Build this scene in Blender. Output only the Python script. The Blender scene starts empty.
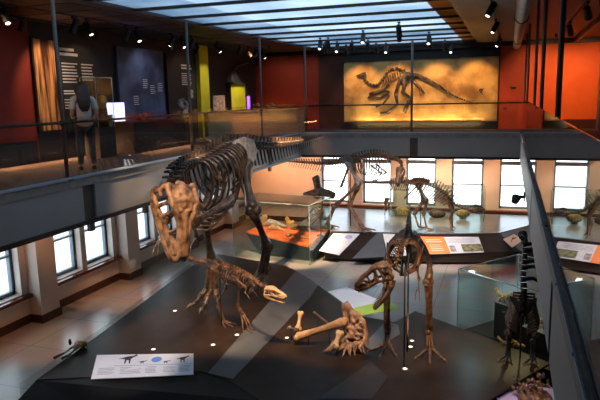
import bpy, bmesh, math, random
from mathutils import Vector, Matrix, Quaternion
random.seed(7)
C = bpy.context.scene.collection
V = Vector
PI = math.pi

# ------------------------------------------------------------------ camera
EYE = V((0, 0, 5.2))
FPX, YAW, PITCH, ROLL = 598.13, 0.3362, 0.1724, -0.0218
_f = V((-math.sin(YAW)*math.cos(PITCH), math.cos(YAW)*math.cos(PITCH), -math.sin(PITCH)))
_r0 = V((math.cos(YAW), math.sin(YAW), 0)); _u0 = _r0.cross(_f)
CR = math.cos(ROLL)*_r0 + math.sin(ROLL)*_u0
CU = -math.sin(ROLL)*_r0 + math.cos(ROLL)*_u0
cam = bpy.data.cameras.new('camera'); co = bpy.data.objects.new('camera', cam); C.objects.link(co)
cam.sensor_width = 36; cam.lens = FPX/600*36; cam.clip_end = 200; cam.clip_start = 0.02
m = Matrix((CR, CU, -_f)).transposed().to_4x4(); m.translation = EYE; co.matrix_world = m
bpy.context.scene.camera = co

def ray(x, y): return (x-300)*CR + (200-y)*CU + FPX*_f
def ay(x, y, Y): v = ray(x, y); return EYE + v*(Y/v.y)                 # measured point at depth Y
def az(x, y, z): v = ray(x, y); return EYE + v*((z-EYE.z)/v.z)         # measured point at height z
def ax(x, y, X): v = ray(x, y); return EYE + v*(X/v.x)                 # measured point on a side wall

# ------------------------------------------------------------------ materials
def newmat(name):
    mt = bpy.data.materials.new(name); mt.use_nodes = True
    nt = mt.node_tree; return mt, nt, nt.nodes['Principled BSDF']
def mat(name, c1, c2=None, scale=4, rough=.6, metal=0, bump=0, detail=4, spec=.5, emit=None, estr=0, pos=(.35, .65), coat=0, aniso=None):
    mt, nt, b = newmat(name); N = nt.nodes; L = nt.links
    b.inputs['Roughness'].default_value = rough; b.inputs['Metallic'].default_value = metal
    b.inputs['Specular IOR Level'].default_value = spec; b.inputs['Coat Weight'].default_value = coat
    if c2 is None: b.inputs['Base Color'].default_value = (*c1, 1)
    if c2 is not None or bump:
        tc = N.new('ShaderNodeTexCoord'); nz = N.new('ShaderNodeTexNoise')
        nz.inputs['Scale'].default_value = scale; nz.inputs['Detail'].default_value = detail
        if aniso:
            mp = N.new('ShaderNodeMapping'); mp.inputs['Scale'].default_value = aniso
            L.new(tc.outputs['Object'], mp.inputs['Vector']); L.new(mp.outputs['Vector'], nz.inputs['Vector'])
        else: L.new(tc.outputs['Object'], nz.inputs['Vector'])
        if c2 is not None:
            cr = N.new('ShaderNodeValToRGB'); cr.color_ramp.elements[0].position = pos[0]; cr.color_ramp.elements[1].position = pos[1]
            cr.color_ramp.elements[0].color = (*c1, 1); cr.color_ramp.elements[1].color = (*c2, 1)
            L.new(nz.outputs['Fac'], cr.inputs['Fac']); L.new(cr.outputs['Color'], b.inputs['Base Color'])
        if bump:
            bp = N.new('ShaderNodeBump'); bp.inputs['Strength'].default_value = bump; bp.inputs['Distance'].default_value = .03
            L.new(nz.outputs['Fac'], bp.inputs['Height']); L.new(bp.outputs['Normal'], b.inputs['Normal'])
    if emit: b.inputs['Emission Color'].default_value = (*emit, 1); b.inputs['Emission Strength'].default_value = estr
    return mt
def glassmat(name, tint, ior=1.5, boost=1.0, rough=0.0):
    mt = bpy.data.materials.new(name); mt.use_nodes = True; nt = mt.node_tree; N = nt.nodes; L = nt.links
    N.remove(N['Principled BSDF']); out = N['Material Output']
    geo = N.new('ShaderNodeNewGeometry'); dt = N.new('ShaderNodeVectorMath'); dt.operation = 'DOT_PRODUCT'
    L.new(geo.outputs['Incoming'], dt.inputs[0]); L.new(geo.outputs['Normal'], dt.inputs[1])
    def mth(op, a, b=None):
        n = N.new('ShaderNodeMath'); n.operation = op; n.use_clamp = op != 'ABSOLUTE'
        for k, q in enumerate((a, b)):
            if q is None: continue
            if isinstance(q, (int, float)): n.inputs[k].default_value = q
            else: L.new(q, n.inputs[k])
        return n.outputs[0]
    f0 = ((ior-1)/(ior+1))**2                                # Schlick reflectance, the same on both faces of a pane
    c = mth('ABSOLUTE', dt.outputs['Value']); k = mth('POWER', mth('SUBTRACT', 1.0, c), 5.0)
    fac = mth('MULTIPLY', mth('ADD', mth('MULTIPLY', k, 1-f0), f0), boost)
    tr = N.new('ShaderNodeBsdfTransparent'); tr.inputs['Color'].default_value = (*tint, 1)
    gl = N.new('ShaderNodeBsdfGlossy'); gl.inputs['Roughness'].default_value = rough
    mx = N.new('ShaderNodeMixShader'); L.new(fac, mx.inputs['Fac'])
    L.new(tr.outputs[0], mx.inputs[1]); L.new(gl.outputs[0], mx.inputs[2]); L.new(mx.outputs[0], out.inputs['Surface'])
    return mt

def frosted(name, c1=(.19, .265, .345), c2=(.50, .55, .60), fac=.62):
    mt = bpy.data.materials.new(name); mt.use_nodes = True; nt = mt.node_tree; N = nt.nodes; L = nt.links
    N.remove(N['Principled BSDF']); out = N['Material Output']
    tl = N.new('ShaderNodeBsdfTranslucent'); tr = N.new('ShaderNodeBsdfTransparent'); mx = N.new('ShaderNodeMixShader'); mx.inputs['Fac'].default_value = fac
    tc = N.new('ShaderNodeTexCoord'); nz = N.new('ShaderNodeTexNoise'); nz.inputs['Scale'].default_value = .45; nz.inputs['Detail'].default_value = 5; cr = N.new('ShaderNodeValToRGB')
    cr.color_ramp.elements[0].position = .38; cr.color_ramp.elements[0].color = (*c1, 1); cr.color_ramp.elements[1].position = .68; cr.color_ramp.elements[1].color = (*c2, 1)
    L.new(tc.outputs['Object'], nz.inputs['Vector']); L.new(nz.outputs['Fac'], cr.inputs['Fac']); L.new(cr.outputs['Color'], tl.inputs['Color'])
    tr.inputs['Color'].default_value = (.60, .66, .70, 1)
    L.new(tr.outputs[0], mx.inputs[1]); L.new(tl.outputs[0], mx.inputs[2]); L.new(mx.outputs[0], out.inputs['Surface'])
    return mt
def floormat():
    mt, nt, b = newmat('polished_floor'); N = nt.nodes; L = nt.links
    tc = N.new('ShaderNodeTexCoord'); br = N.new('ShaderNodeTexBrick'); br.offset = 0
    br.inputs['Scale'].default_value = .5; br.inputs['Mortar Size'].default_value = .004
    br.inputs['Brick Width'].default_value = .8; br.inputs['Row Height'].default_value = .8
    br.inputs['Color1'].default_value = (.52, .46, .41, 1); br.inputs['Color2'].default_value = (.57, .505, .45, 1); br.inputs['Mortar'].default_value = (.30, .25, .22, 1)
    nz = N.new('ShaderNodeTexNoise'); nz.inputs['Scale'].default_value = 1.2; nz.inputs['Detail'].default_value = 6
    mx = N.new('ShaderNodeMixRGB'); mx.blend_type = 'MULTIPLY'; mx.inputs['Fac'].default_value = .5
    L.new(tc.outputs['Object'], br.inputs['Vector']); L.new(tc.outputs['Object'], nz.inputs['Vector'])
    L.new(br.outputs['Color'], mx.inputs['Color1']); L.new(nz.outputs['Color'], mx.inputs['Color2']); L.new(mx.outputs['Color'], b.inputs['Base Color'])
    b.inputs['Roughness'].default_value = .24
    return mt
def brickmat():
    mt, nt, b = newmat('brick'); N = nt.nodes; L = nt.links
    tc = N.new('ShaderNodeTexCoord'); mp = N.new('ShaderNodeMapping'); mp.inputs['Rotation'].default_value = (PI/2, 0, PI/2)
    br = N.new('ShaderNodeTexBrick'); br.inputs['Scale'].default_value = 4
    br.inputs['Color1'].default_value = (.92, .86, .80, 1); br.inputs['Color2'].default_value = (.84, .76, .68, 1); br.inputs['Mortar'].default_value = (.95, .95, .94, 1)
    sx = N.new('ShaderNodeSeparateXYZ'); cx = N.new('ShaderNodeCombineXYZ'); L.new(tc.outputs['Object'], sx.inputs[0])
    L.new(sx.outputs['Y'], cx.inputs['X']); L.new(sx.outputs['Z'], cx.inputs['Y'])
    L.new(cx.outputs[0], br.inputs['Vector']); L.new(br.outputs['Color'], b.inputs['Base Color']); N.remove(mp)
    return mt

M = {}
M['floor'] = floormat(); M['brick'] = brickmat()
M['wall'] = mat('wall_paint', (.70, .63, .57), (.74, .67, .61), 2, .7)
M['ext'] = mat('pale_render', (.7, .72, .74))
M['skirt'] = mat('dark_skirting', (.045, .018, .012), (.07, .026, .016), 6, .35)
M['wood'] = mat('mahogany', (.10, .025, .015), (.17, .05, .025), 5, .18, aniso=(6, .6, 6))
M['frame'] = mat('window_frame', (.16, .24, .32), (.19, .28, .37), 3, .4)
M['blind'] = mat('roller_blind', (.10, .13, .18), None, rough=.6)
M['reveal'] = mat('window_reveal', (.72, .72, .72), None)
M['fascia'] = mat('grey_fascia', (.26, .25, .24), (.285, .275, .265), 1.5, .5)
M['strip'] = mat('concrete_edge', (.19, .17, .155), (.25, .225, .20), 8, .6)
M['dark'] = mat('dark_steel', (.026, .022, .020), None, rough=.4, metal=.3)
M['post'] = mat('grey_brown_post', (.10, .085, .075), (.12, .10, .09), 3, .5)
M['black'] = mat('matt_black', (.012, .011, .011), None, rough=.6)
M['carpet'] = mat('gallery_carpet', (.04, .027, .02), (.10, .065, .045), 60, .9)
M['ceil'] = mat('dark_ceiling', (.06, .045, .038), (.08, .058, .047), 3, .5)
M['red'] = mat('red_paint', (.28, .021, .007), (.31, .025, .009), 2, .6)
M['orange'] = mat('orange_paint', (.78, .115, .008), (.84, .135, .010), 2, .6)
M['darkwall'] = mat('charcoal_wall', (.022, .019, .02), None, rough=.6)
M['darkred'] = mat('oxblood_paint', (.06, .012, .008), None, rough=.6)
M['bench'] = mat('light_oak', (.30, .18, .10), (.42, .27, .16), 3, .5, aniso=(1, .4, 12))
M['yellow'] = mat('yellow_paint', (.72, .60, .02), (.78, .66, .03), 3, .6)
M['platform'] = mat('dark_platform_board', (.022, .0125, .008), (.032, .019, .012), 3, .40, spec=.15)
M['platgrey'] = mat('grey_platform_board', (.085, .09, .10), (.10, .105, .115), 4, .32)  # grey also carries the window reflection painted on the platform facets
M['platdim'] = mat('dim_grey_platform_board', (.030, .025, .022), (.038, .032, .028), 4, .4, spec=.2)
M['platblack'] = mat('black_platform_side', (.009, .008, .0075), None, rough=.5, spec=.15)
M['plattop'] = mat('satin_grey_top', (.17, .175, .18), (.20, .20, .20), 3, .22)
M['steel'] = mat('brushed_steel', (.34, .40, .48), None, rough=.8, metal=0, spec=.1)
M['lens'] = mat('lamp_lens', (.9, .8, .6), None, emit=(1, .86, .62), estr=6)
M['uplight'] = mat('floor_lamp_lens', (.9, .8, .6), None, emit=(1, .85, .6), estr=1.5)
M['duct'] = mat('spiral_duct_metal', (.26, .25, .25), (.36, .35, .34), 8, .38, metal=.3)
M['paper'] = mat('white_panel', (.78, .76, .80), (.82, .80, .82), 3, .45)
M['paper2'] = mat('lilac_panel', (.66, .64, .74), (.74, .72, .78), 5, .45)
M['orangepanel'] = mat('orange_panel', (.85, .22, .05), (.9, .27, .07), 2, .45)
M['green'] = mat('lime_panel', (.45, .60, .06), (.52, .68, .09), 3, .5)
M['blue'] = mat('blue_disc', (.16, .32, .75), None)
M['lilac'] = mat('lilac_disc', (.48, .46, .72), None)
M['tan'] = mat('tan_disc', (.75, .66, .40), None)
M['ink'] = mat('grey_print', (.33, .33, .37), None)
M['inkd'] = mat('dark_print', (.05, .04, .045), None)
M['white'] = mat('white_print', (.75, .73, .70), None)
M['photo'] = mat('olive_photograph', (.05, .06, .03), (.32, .30, .16), 9, .5)
M['photog'] = mat('grey_photograph', (.2, .18, .18), (.5, .44, .42), 14, .5)
M['orangesand'] = mat('orange_display_bed', (.78, .12, .035), (.92, .22, .06), 4, .6, bump=.2)
M['glass'] = glassmat('rail_glass', (.93, .96, .96), 1.5, 1.0)
M['caseglass'] = glassmat('case_glass', (.90, .945, .93), 1.5, 1.0)
M['winglass'] = glassmat('window_glass', (.95, .97, .98), 1.45)
M['skyglass'] = frosted('frosted_skylight_glass')  # sky blue and cloud mottling are put into the glass colour
M['glassedge'] = mat('green_glass_edge', (.42, .60, .53), None, rough=.3)
M['bone_d'] = mat('dark_fossil_bone', (.018, .012, .009), (.115, .070, .047), 7, .34, bump=.5, detail=8)
M['bone_k'] = mat('blackened_bone', (.006, .005, .005), (.016, .013, .011), 9, .4, bump=.4)
M['bone_m'] = mat('brown_fossil_bone', (.030, .015, .008), (.19, .10, .050), 9, .36, bump=.5, detail=8)
M['bone_s'] = mat('spotlit_fossil_skull', (.07, .034, .017), (.40, .22, .115), 7, .5, bump=.8, detail=8, pos=(.36, .60))  # spotlight warmth and dark cavities put into the skull's bone colour
M['bone_t'] = mat('orange_tan_bone', (.36, .19, .09), (.58, .36, .19), 7, .5, bump=.5, detail=8)
M['bone_g'] = mat('pale_ilium_bone', (.26, .21, .18), (.50, .42, .37), 9, .6, bump=.6, detail=8)
M['bone_b'] = mat('rust_brown_bone', (.06, .027, .013), (.28, .14, .070), 9, .42, bump=.5, detail=8)
M['bone_r'] = mat('rough_fossil_matrix', (.12, .065, .045), (.42, .25, .17), 10, .7, bump=.9, detail=8)
M['shell_y'] = mat('ochre_shell', (.26, .17, .05), (.5, .36, .14), 12, .45, bump=.5)
M['shell_d'] = mat('dark_shell', (.045, .022, .012), (.14, .07, .03), 12, .45, bump=.5)
M['gold'] = mat('ochre_bone', (.34, .15, .03), (.62, .33, .09), 9, .45, bump=.4)
M['tooth'] = mat('tooth_enamel', (.10, .06, .035), (.22, .14, .08), 9, .3)
M['slab'] = mat('golden_sandstone', (.34, .16, .045), (.74, .45, .16), 1.3, .8, bump=.6, detail=9, pos=(.36, .60))
M['softorange'] = frosted('amber_glow_sheet', (.40, .15, .03), (.60, .26, .07), .97)  # orange light above the skylight put into a translucent sheet
M['fire'] = mat('flame_photograph', (.07, .015, .005), (.95, .42, .13), 2.2, .5, detail=3, aniso=(1, 4.2, .35), pos=(.42, .62))
M['mural'] = mat('deep_blue_mural', (.02, .03, .07), (.13, .17, .30), 1.2, .5, detail=5)
M['screen'] = mat('lit_screen', (.1, .1, .15), None, emit=(.62, .58, 1), estr=1.6)
M['screenp'] = mat('violet_lit_screen', (.1, .05, .2), None, emit=(.30, .08, 1), estr=1.6)
M['skin'] = mat('skin', (.42, .22, .15), (.46, .25, .17), 6, .5)
M['hair'] = mat('dark_brown_hair', (.012, .007, .005), (.04, .02, .013), 30, .5, aniso=(8, 8, .6))
M['shirt'] = mat('white_cotton', (.50, .46, .43), (.56, .52, .49), 8, .8)
M['denim'] = mat('dark_trousers', (.014, .016, .022), (.022, .025, .034), 20, .8)
M['lav'] = mat('lavender_board', (.44, .36, .62), None, rough=.5)

# ------------------------------------------------------------------ mesh builder
def perp(t):
    a = V((0, 0, 1)) if abs(t.z) < .9 else V((1, 0, 0))
    n = t.cross(a).normalized(); return n, t.cross(n).normalized()
class MB:
    def __init__(s): s.v = []; s.f = []; s.sm = []
    def quad(s, idx, sm=False): s.f.append(idx); s.sm.append(sm)
    def hexa(s, p, sm=False):                     # 8 corners: 0-3 bottom, 4-7 top
        b = len(s.v); s.v += [V(q) for q in p]
        for q in ((3, 2, 1, 0), (4, 5, 6, 7), (0, 1, 5, 4), (1, 2, 6, 5), (2, 3, 7, 6), (3, 0, 4, 7)): s.quad([b+i for i in q], sm)
        return s
    def box(s, lo, hi):
        (a, b, c), (d, e, f) = lo, hi
        return s.hexa([(a, b, c), (d, b, c), (d, e, c), (a, e, c), (a, b, f), (d, b, f), (d, e, f), (a, e, f)])
    def obox(s, c, X, Y, Z):                      # centre and three half-axis vectors
        c, X, Y, Z = V(c), V(X), V(Y), V(Z)
        return s.hexa([c-X-Y-Z, c+X-Y-Z, c+X+Y-Z, c-X+Y-Z, c-X-Y+Z, c+X-Y+Z, c+X+Y+Z, c-X+Y+Z])
    def slab(s, poly, z0, z1, inset=None):        # polygon prism; inset: bottom polygon
        b = len(s.v); n = len(poly); lowp = inset or poly
        s.v += [V((p[0], p[1], z0)) for p in lowp] + [V((p[0], p[1], z1)) for p in poly]
        s.quad([b+i for i in range(n)][::-1]); s.quad([b+n+i for i in range(n)])
        for i in range(n): j = (i+1) % n; s.quad([b+i, b+j, b+n+j, b+n+i])
        return s
    def plate(s, pts, off):                       # planar polygon with thickness vector
        b = len(s.v); n = len(pts); off = V(off)
        s.v += [V(p) for p in pts] + [V(p)+off for p in pts]
        s.quad([b+i for i in range(n)][::-1]); s.quad([b+n+i for i in range(n)])
        for i in range(n): j = (i+1) % n; s.quad([b+i, b+j, b+n+j, b+n+i])
        return s
    def tube(s, pts, rad, n=8, flat=1.0, flatdir=None, caps=True):
        pts = [V(p) for p in pts]; k = len(pts)
        if not hasattr(rad, '__len__'): rad = [rad]*k
        b = len(s.v); prev = None
        for i, p in enumerate(pts):
            t = (pts[min(i+1, k-1)]-pts[max(i-1, 0)])
            t = t.normalized() if t.length > 1e-9 else V((0, 0, 1))
            if flatdir is not None:
                nn = V(flatdir) - t*t.dot(V(flatdir)); nn = nn.normalized() if nn.length > 1e-6 else perp(t)[0]
            elif prev is None: nn = perp(t)[0]
            else:
                nn = prev - t*prev.dot(t); nn = nn.normalized() if nn.length > 1e-6 else perp(t)[0]
            prev = nn; bb = t.cross(nn)
            for j in range(n):
                a = 2*PI*j/n; s.v.append(p + nn*(math.cos(a)*rad[i]*flat) + bb*(math.sin(a)*rad[i]))
        for i in range(k-1):
            for j in range(n):
                j2 = (j+1) % n; s.quad([b+i*n+j, b+i*n+j2, b+(i+1)*n+j2, b+(i+1)*n+j], True)
        if caps: s.quad([b+j for j in range(n)][::-1]); s.quad([b+(k-1)*n+j for j in range(n)])
        return s
    def ell(s, c, rx, ry, rz, nu=10, nv=7, ax=None, noise=0):
        c = V(c); X, Y, Z = ax or (V((1, 0, 0)), V((0, 1, 0)), V((0, 0, 1))); b = len(s.v)
        for i in range(nv+1):
            th = PI*i/nv
            for j in range(nu):
                ph = 2*PI*j/nu; k = 1+random.uniform(-noise, noise)
                s.v.append(c + (X*(rx*math.sin(th)*math.cos(ph)) + Y*(ry*math.sin(th)*math.sin(ph)) + Z*(rz*math.cos(th)))*k)
        for i in range(nv):
            for j in range(nu):
                j2 = (j+1) % nu; s.quad([b+i*nu+j, b+(i+1)*nu+j, b+(i+1)*nu+j2, b+i*nu+j2], True)
        return s
    def cone(s, p, q, r, n=6): return s.tube([p, q], [r, r*.08], n)
    def disc(s, c, r, nrm, th=.004, n=20):
        nrm = V(nrm).normalized(); return s.tube([V(c), V(c)+nrm*th], [r, r], n)
    def build(s, name, material, parent=None, base=None, remesh=0, weld=False):
        me = bpy.data.meshes.new(name)
        org = V((0, 0, 0))
        if parent is not None: org = parent['_o'] if '_o' in parent else V((0, 0, 0)); org = V(org)
        elif base is not None: org = V(base)
        me.from_pydata([tuple(p-org) for p in s.v], [], s.f)
        me.polygons.foreach_set('use_smooth', s.sm); me.materials.append(material); me.update()
        o = bpy.data.objects.new(name, me); C.objects.link(o)
        if parent is not None: o.parent = parent
        else: o.location = org
        o['_o'] = list(org)
        if remesh:
            md = o.modifiers.new('r', 'REMESH'); md.mode = 'VOXEL'; md.voxel_size = remesh
            sm = o.modifiers.new('s', 'SMOOTH'); sm.iterations = 2; sm.factor = .5
            bpy.context.view_layer.update()
            dg = bpy.context.evaluated_depsgraph_get()
            me2 = bpy.data.meshes.new_from_object(o.evaluated_get(dg)); o.modifiers.clear(); o.data = me2
            me2.polygons.foreach_set('use_smooth', [True]*len(me2.polygons))
            if not me2.materials: me2.materials.append(material)
        return o
def tag(o, label, cat, group=None, kind=None):
    o['label'] = label
    if kind: o['kind'] = kind
    if cat: o['category'] = cat
    if group: o['group'] = group
    return o
def thing(name, loc, label, cat, group=None):
    o = bpy.data.objects.new(name, None); C.objects.link(o); o.location = V(loc); o['_o'] = list(loc); o.empty_display_size = .1
    return tag(o, label, cat, group)
def struct(o, label, cat='building'):
    o['kind'] = 'structure'; o['label'] = label; o['category'] = cat; return o
def copy_tree(o, parent=None):
    c = o.copy(); C.objects.link(c)
    if parent is not None: c.parent = parent
    for ch in [q for q in bpy.data.objects if q.parent == o]: copy_tree(ch, c)
    return c
kids = {}
ORD = ['nearest', 'second', 'third', 'fourth', 'fifth', 'sixth', 'seventh', 'eighth', 'ninth', 'tenth', 'eleventh', 'twelfth', 'thirteenth', 'fourteenth', 'fifteenth', 'sixteenth']

# ------------------------------------------------------------------ shell
GZ = 3.85            # gallery floor
CZ = 6.95            # skylight plane
XL = -7.13; XR = .38; YF = 20.67; YW = 23.2; XW = -10.65; XP = -10.3; XE = 3.7; YN = -2.5; YG = 1.6
struct(MB().box((XW-.4, YN, -.2), (XE+.3, YW+.4, 0)).build('floor', M['floor']), 'pale polished stone floor of the lower hall', 'floor')

# left lower window wall: openings of one metre with piers between
wins = []
y = 4.93
bays = []
P0 = 10.75; SP = 3.5
pil = [P0+SP*k for k in range(-2, 4)]                   # pilaster near faces
pil = [yy for yy in pil if yy < YW-.7]
b = MB()
opens = []
for k, py in enumerate(pil):
    y0 = py+.6; y1 = (py+SP)
    g = (y1-y0-2*1.15)/3
    for q in range(2):
        a = y0+g+q*(1.15+g)
        if a+1.15 < YW-.15: opens.append((a, a+1.15))
SILL, HEAD = .74, 3.0
cuts = [YN]
for a, c in opens: cuts += [a, c]
cuts.append(YW+.4)
for i in range(0, len(cuts), 2): b.box((XW-.35, cuts[i], 0), (XW, cuts[i+1], GZ-.8))
for a, c in opens:
    b.box((XW-.35, a, 0), (XW, c, SILL)); b.box((XW-.35, a, HEAD), (XW, c, GZ-.8))
b.box((XW-.35, YN, GZ-.8), (XW, YW+.4, 7.6))
for py in pil: b.box((XW, py, 0), (XP, py+.6, GZ-.8))
struct(b.build('wall_left', M['wall']), 'pale plastered side wall with pilasters and tall windows', 'wall')
wn = 0
def window(x0, x1, y0, y1, axis, z0, z1, blind, label):
    """sash window in an opening; axis 'x': pane faces x"""
    global wn; wn += 1
    def bx(mb, u0, u1, d0, d1, za, zb):
        if axis == 'x': mb.box((d0, u0, za), (d1, u1, zb))
        else: mb.box((u0, d0, za), (u1, d1, zb))
    u0, u1 = (y0, y1) if axis == 'x' else (x0, x1)
    d0, d1 = (x0, x1) if axis == 'x' else (y0, y1)
    f = MB(); t = .07; zm = (z0+2.62)/2
    bx(f, u0, u0+t, d0, d1, z0, z1); bx(f, u1-t, u1, d0, d1, z0, z1)
    bx(f, u0, u1, d0, d1, z0, z0+.09); bx(f, u0, u1, d0, d1, z1-.07, z1)
    bx(f, u0, u1, d0, d1, zm-.025, zm+.025)
    o = struct(f.build('window_%d' % wn, M['frame']), label, 'window')
    g = MB(); dm = (d0+d1)/2; bx(g, u0+t, u1-t, dm-.004, dm+.004, z0+.09, z1-.07); g.build('pane', M['winglass'], o)
    h = MB(); bx(h, u0-.0, u1+.0, d0-.01, d1+.01, 2.50, 2.64); h.build('transom', M['blind'], o)
    if blind:
        l = MB(); w = .10
        bx(l, u0-.10, u0, d1-.02 if axis == 'x' else d0-.03, d1+.03 if axis == 'x' else d0+.02, z0, z1); bx(l, u1, u1+.10, d1-.02 if axis == 'x' else d0-.03, d1+.03 if axis == 'x' else d0+.02, z0, z1)
        l.build('casing', M['reveal'], o)
    return o
for i, (a, c) in enumerate(opens):
    window(XW-.30, XW-.20, a, c, 'x', SILL, HEAD, True, 'blue framed sash window in left wall, %s from the near end' % ORD[i])
# timber window boards and skirting between pilasters
sk = MB(); sl = MB()
ends = [YN]+[v for py in pil for v in (py, py+.6)]+[YW]
for i in range(0, len(ends), 2):
    sl_ = MB().box((XW-.18, ends[i], SILL-.10), (XW+.14, ends[i+1], SILL-.02)).build('trim_%d' % (i//2+1), M['wood'])
    struct(sl_, 'reddish wooden window board along the left wall', 'trim')
    sk.box((XW, ends[i], 0), (XW+.03, ends[i+1], .2))
for py in pil: sk.box((XW, py-.03, 0), (XP+.03, py+.63, .2))
struct(sk.build('baseboard_left', M['skirt']), 'dark skirting along the left wall', 'skirting')

# far lower window wall
xs0, pit, ww = -7.18, 1.735, 1.15
fo = [(xs0+pit*k, xs0+pit*k+ww) for k in range(6)]
FS, FH = .86, 3.0
b = MB(); cuts = [XW-.35]
for a, c in fo: cuts += [a, c]
cuts.append(XE+.3)
for i in range(0, len(cuts), 2): b.box((cuts[i], YW, 0), (cuts[i+1], YW+.35, GZ-.8))
for a, c in fo: b.box((a, YW, 0), (c, YW+.35, FS)); b.box((a, YW, FH), (c, YW+.35, GZ-.8))
struct(b.build('wall_far', M['wall']), 'plastered end wall of the lower hall with tall windows', 'wall')
for i, (a, c) in enumerate(fo):
    window(a, c, YW+.16, YW+.26, 'y', FS, FH, True, 'tall bright window in far wall, %s from the left corner' % (['first']+ORD[1:])[i])
struct(MB().box((XW, YW-.16, FS-.12), (XE, YW+.14, FS-.04)).build('trim_20', M['wood']), 'reddish wooden window board along the far wall', 'trim')
struct(MB().box((XP, YW-.03, 0), (XE, YW, .2)).build('baseboard_far', M['skirt']), 'dark skirting along the far wall', 'skirting')
# the other two sides of the hall
struct(MB().box((XE, YN, 0), (XE+.3, YW, 7.6)).build('wall_right', M['wall']), 'plain wall on the right side of the hall', 'wall')
struct(MB().box((XW, YN-.3, 0), (XE, YN, 7.6)).build('wall_near', M['wall']), 'plain wall behind the viewer', 'wall')

# galleries: slabs, concrete edge strips, fascia panels with dark gaps
st = GZ-.80
g = MB().box((XW, YN, st), (XL-.05, YW, GZ-.01)).box((XL-.05, YF+.05, st), (XR+.05, YW, GZ-.01)).box((XR+.05, YN, st), (XE, YW, GZ-.01)).box((XL-.05, YN, st), (XR+.05, YG, GZ-.01))
struct(g.build('ceiling_lower', M['ceil']), 'dark slab carrying the upper gallery', 'gallery')
g = MB().box((XW, YN, GZ-.01), (XL-.12, YW, GZ)).box((XL-.12, YF+.12, GZ-.01), (XR+.12, YW, GZ)).box((XR+.12, YN, GZ-.01), (XE, YW, GZ)).box((XL-.12, YN, GZ-.01), (XR+.12, YG-.12, GZ))
struct(g.build('floor_gallery', M['carpet']), 'dark brown carpet of the upper gallery', 'floor')
e = MB().box((XL-.12, YG, GZ-.15), (XL+.015, YF, GZ+.005)).box((XL-.12, YF-.015, GZ-.15), (XR+.12, YF+.12, GZ+.005)).box((XR-.01, YG, GZ-.15), (XR+.12, YF, GZ+.005)).box((XL-.12, YG-.12, GZ-.15), (XR+.12, YG+.01, GZ+.005))
struct(e.build('trim_21', M['strip']), 'concrete edge strip around the gallery opening', 'trim')
def fascia(name, label, spans, mk):
    f = MB()
    for a, c in spans: mk(f, a, c)
    struct(f.build(name, M['fascia']), label, 'fascia')
GAPL = [4.4, 8.85, 13.2, 17.6]
def spans(gaps, w, lo, hi):
    o = []; p = lo
    for q in gaps:
        if lo < q < hi: o.append((p, q-w)); p = q+w
    o.append((p, hi)); return o
fascia('trim_22', 'grey fascia panels on the left gallery edge', spans(GAPL, .17, YG, YF), lambda f, a, c: f.box((XL-.05, a, st+.02), (XL, c, GZ-.15)))
fascia('trim_23', 'grey fascia panels on the far gallery edge', spans([-3.05], .14, XL, XR), lambda f, a, c: f.box((a, YF, st+.02), (c, YF+.05, GZ-.15)))
fascia('trim_24', 'blue grey fascia panels on the right gallery edge', spans([5.05, 10.0, 15.0], .10, YG, YF), lambda f, a, c: f.box((XR, a, st-.02), (XR+.05, c, GZ-.15)))
tr = MB().box((XL-.10, YG, st-.06), (XL+.03, YF, st+.02)).box((XL-.10, YF-.03, st-.06), (XR, YF+.1, st+.02))
for q in GAPL+[6.2, 10.6, 15.0]: tr.box((XL-.06, q-.06, st-.2), (XL+.02, q+.06, st-.05))
struct(tr.build('trim_25', M['dark']), 'dark steel track under the gallery fascia', 'trim')

# ceiling over the galleries and the louvred skylight
XS0, XS1, YS0, YS1 = -7.3, -1.1, 4.0, 23.0
c = MB().box((XW, YN, CZ), (XS0, YW, CZ+.25)).box((XS1, YN, CZ), (XE, YW, CZ+.25)).box((XS0, YS1, CZ), (XS1, YW, CZ+.25)).box((XS0, YN, CZ), (XS1, YS0, CZ+.25))
for q in range(24): c.box((XW+.02, 1+q*.92, CZ-.012), (XS0-.25, 1.86+q*.92, CZ))
struct(c.build('ceiling', M['ceil']), 'dark brown boarded ceiling over the galleries', 'ceiling')
sky = MB().box((XS0, YS0, CZ+.0), (XS0+.08, YS1, CZ+.5)).box((XS1-.08, YS0, CZ+.0), (XS1, YS1, CZ+.5)).box((XS0+.08, YS1-.08, CZ+.0), (XS1-.08, YS1, CZ+.5)).box((XS0+.08, YS0, CZ+.0), (XS1-.08, YS0+.08, CZ+.5)).build('window_30', M['dark'])
struct(sky, 'long skylight with sky blue put into its glass, crossed by dark bars', 'skylight')
MB().plate([(XS0+.08, YS0+.08, CZ+.06), (XS1-.08, YS0+.08, CZ+.06), (XS1-.08, YS1-.08, CZ+.06), (XS0+.08, YS1-.08, CZ+.06)], (0, 0, .0005)).build('pane', M['skyglass'], sky)
yb = 12.26-1.44*5
while yb < YS1-.3:
    MB().box((XS0, yb-.045, CZ+.0), (XS1, yb+.045, CZ+.055)).build('glazing_bar', M['dark'], sky); yb += 1.44
so = MB().box((XS1-.55, YS0+.1, CZ+.065), (XS1-.09, YS1-.1, CZ+.067)).build('orange_glow_strip', M['softorange'], sky)  # added sheet standing in for warm light on brick above the skylight
struct(MB().box((XW, YS1+.02, CZ-.16), (XE, YS1+.12, CZ)).build('trim_26', M['dark']), 'dark beam below the far end of the skylight', 'beam')
struct(MB().box((2.0, 3.0, CZ-.14), (2.12, YW, CZ)).build('trim_27', M['dark']), 'dark beam along the right gallery ceiling', 'beam')

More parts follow.
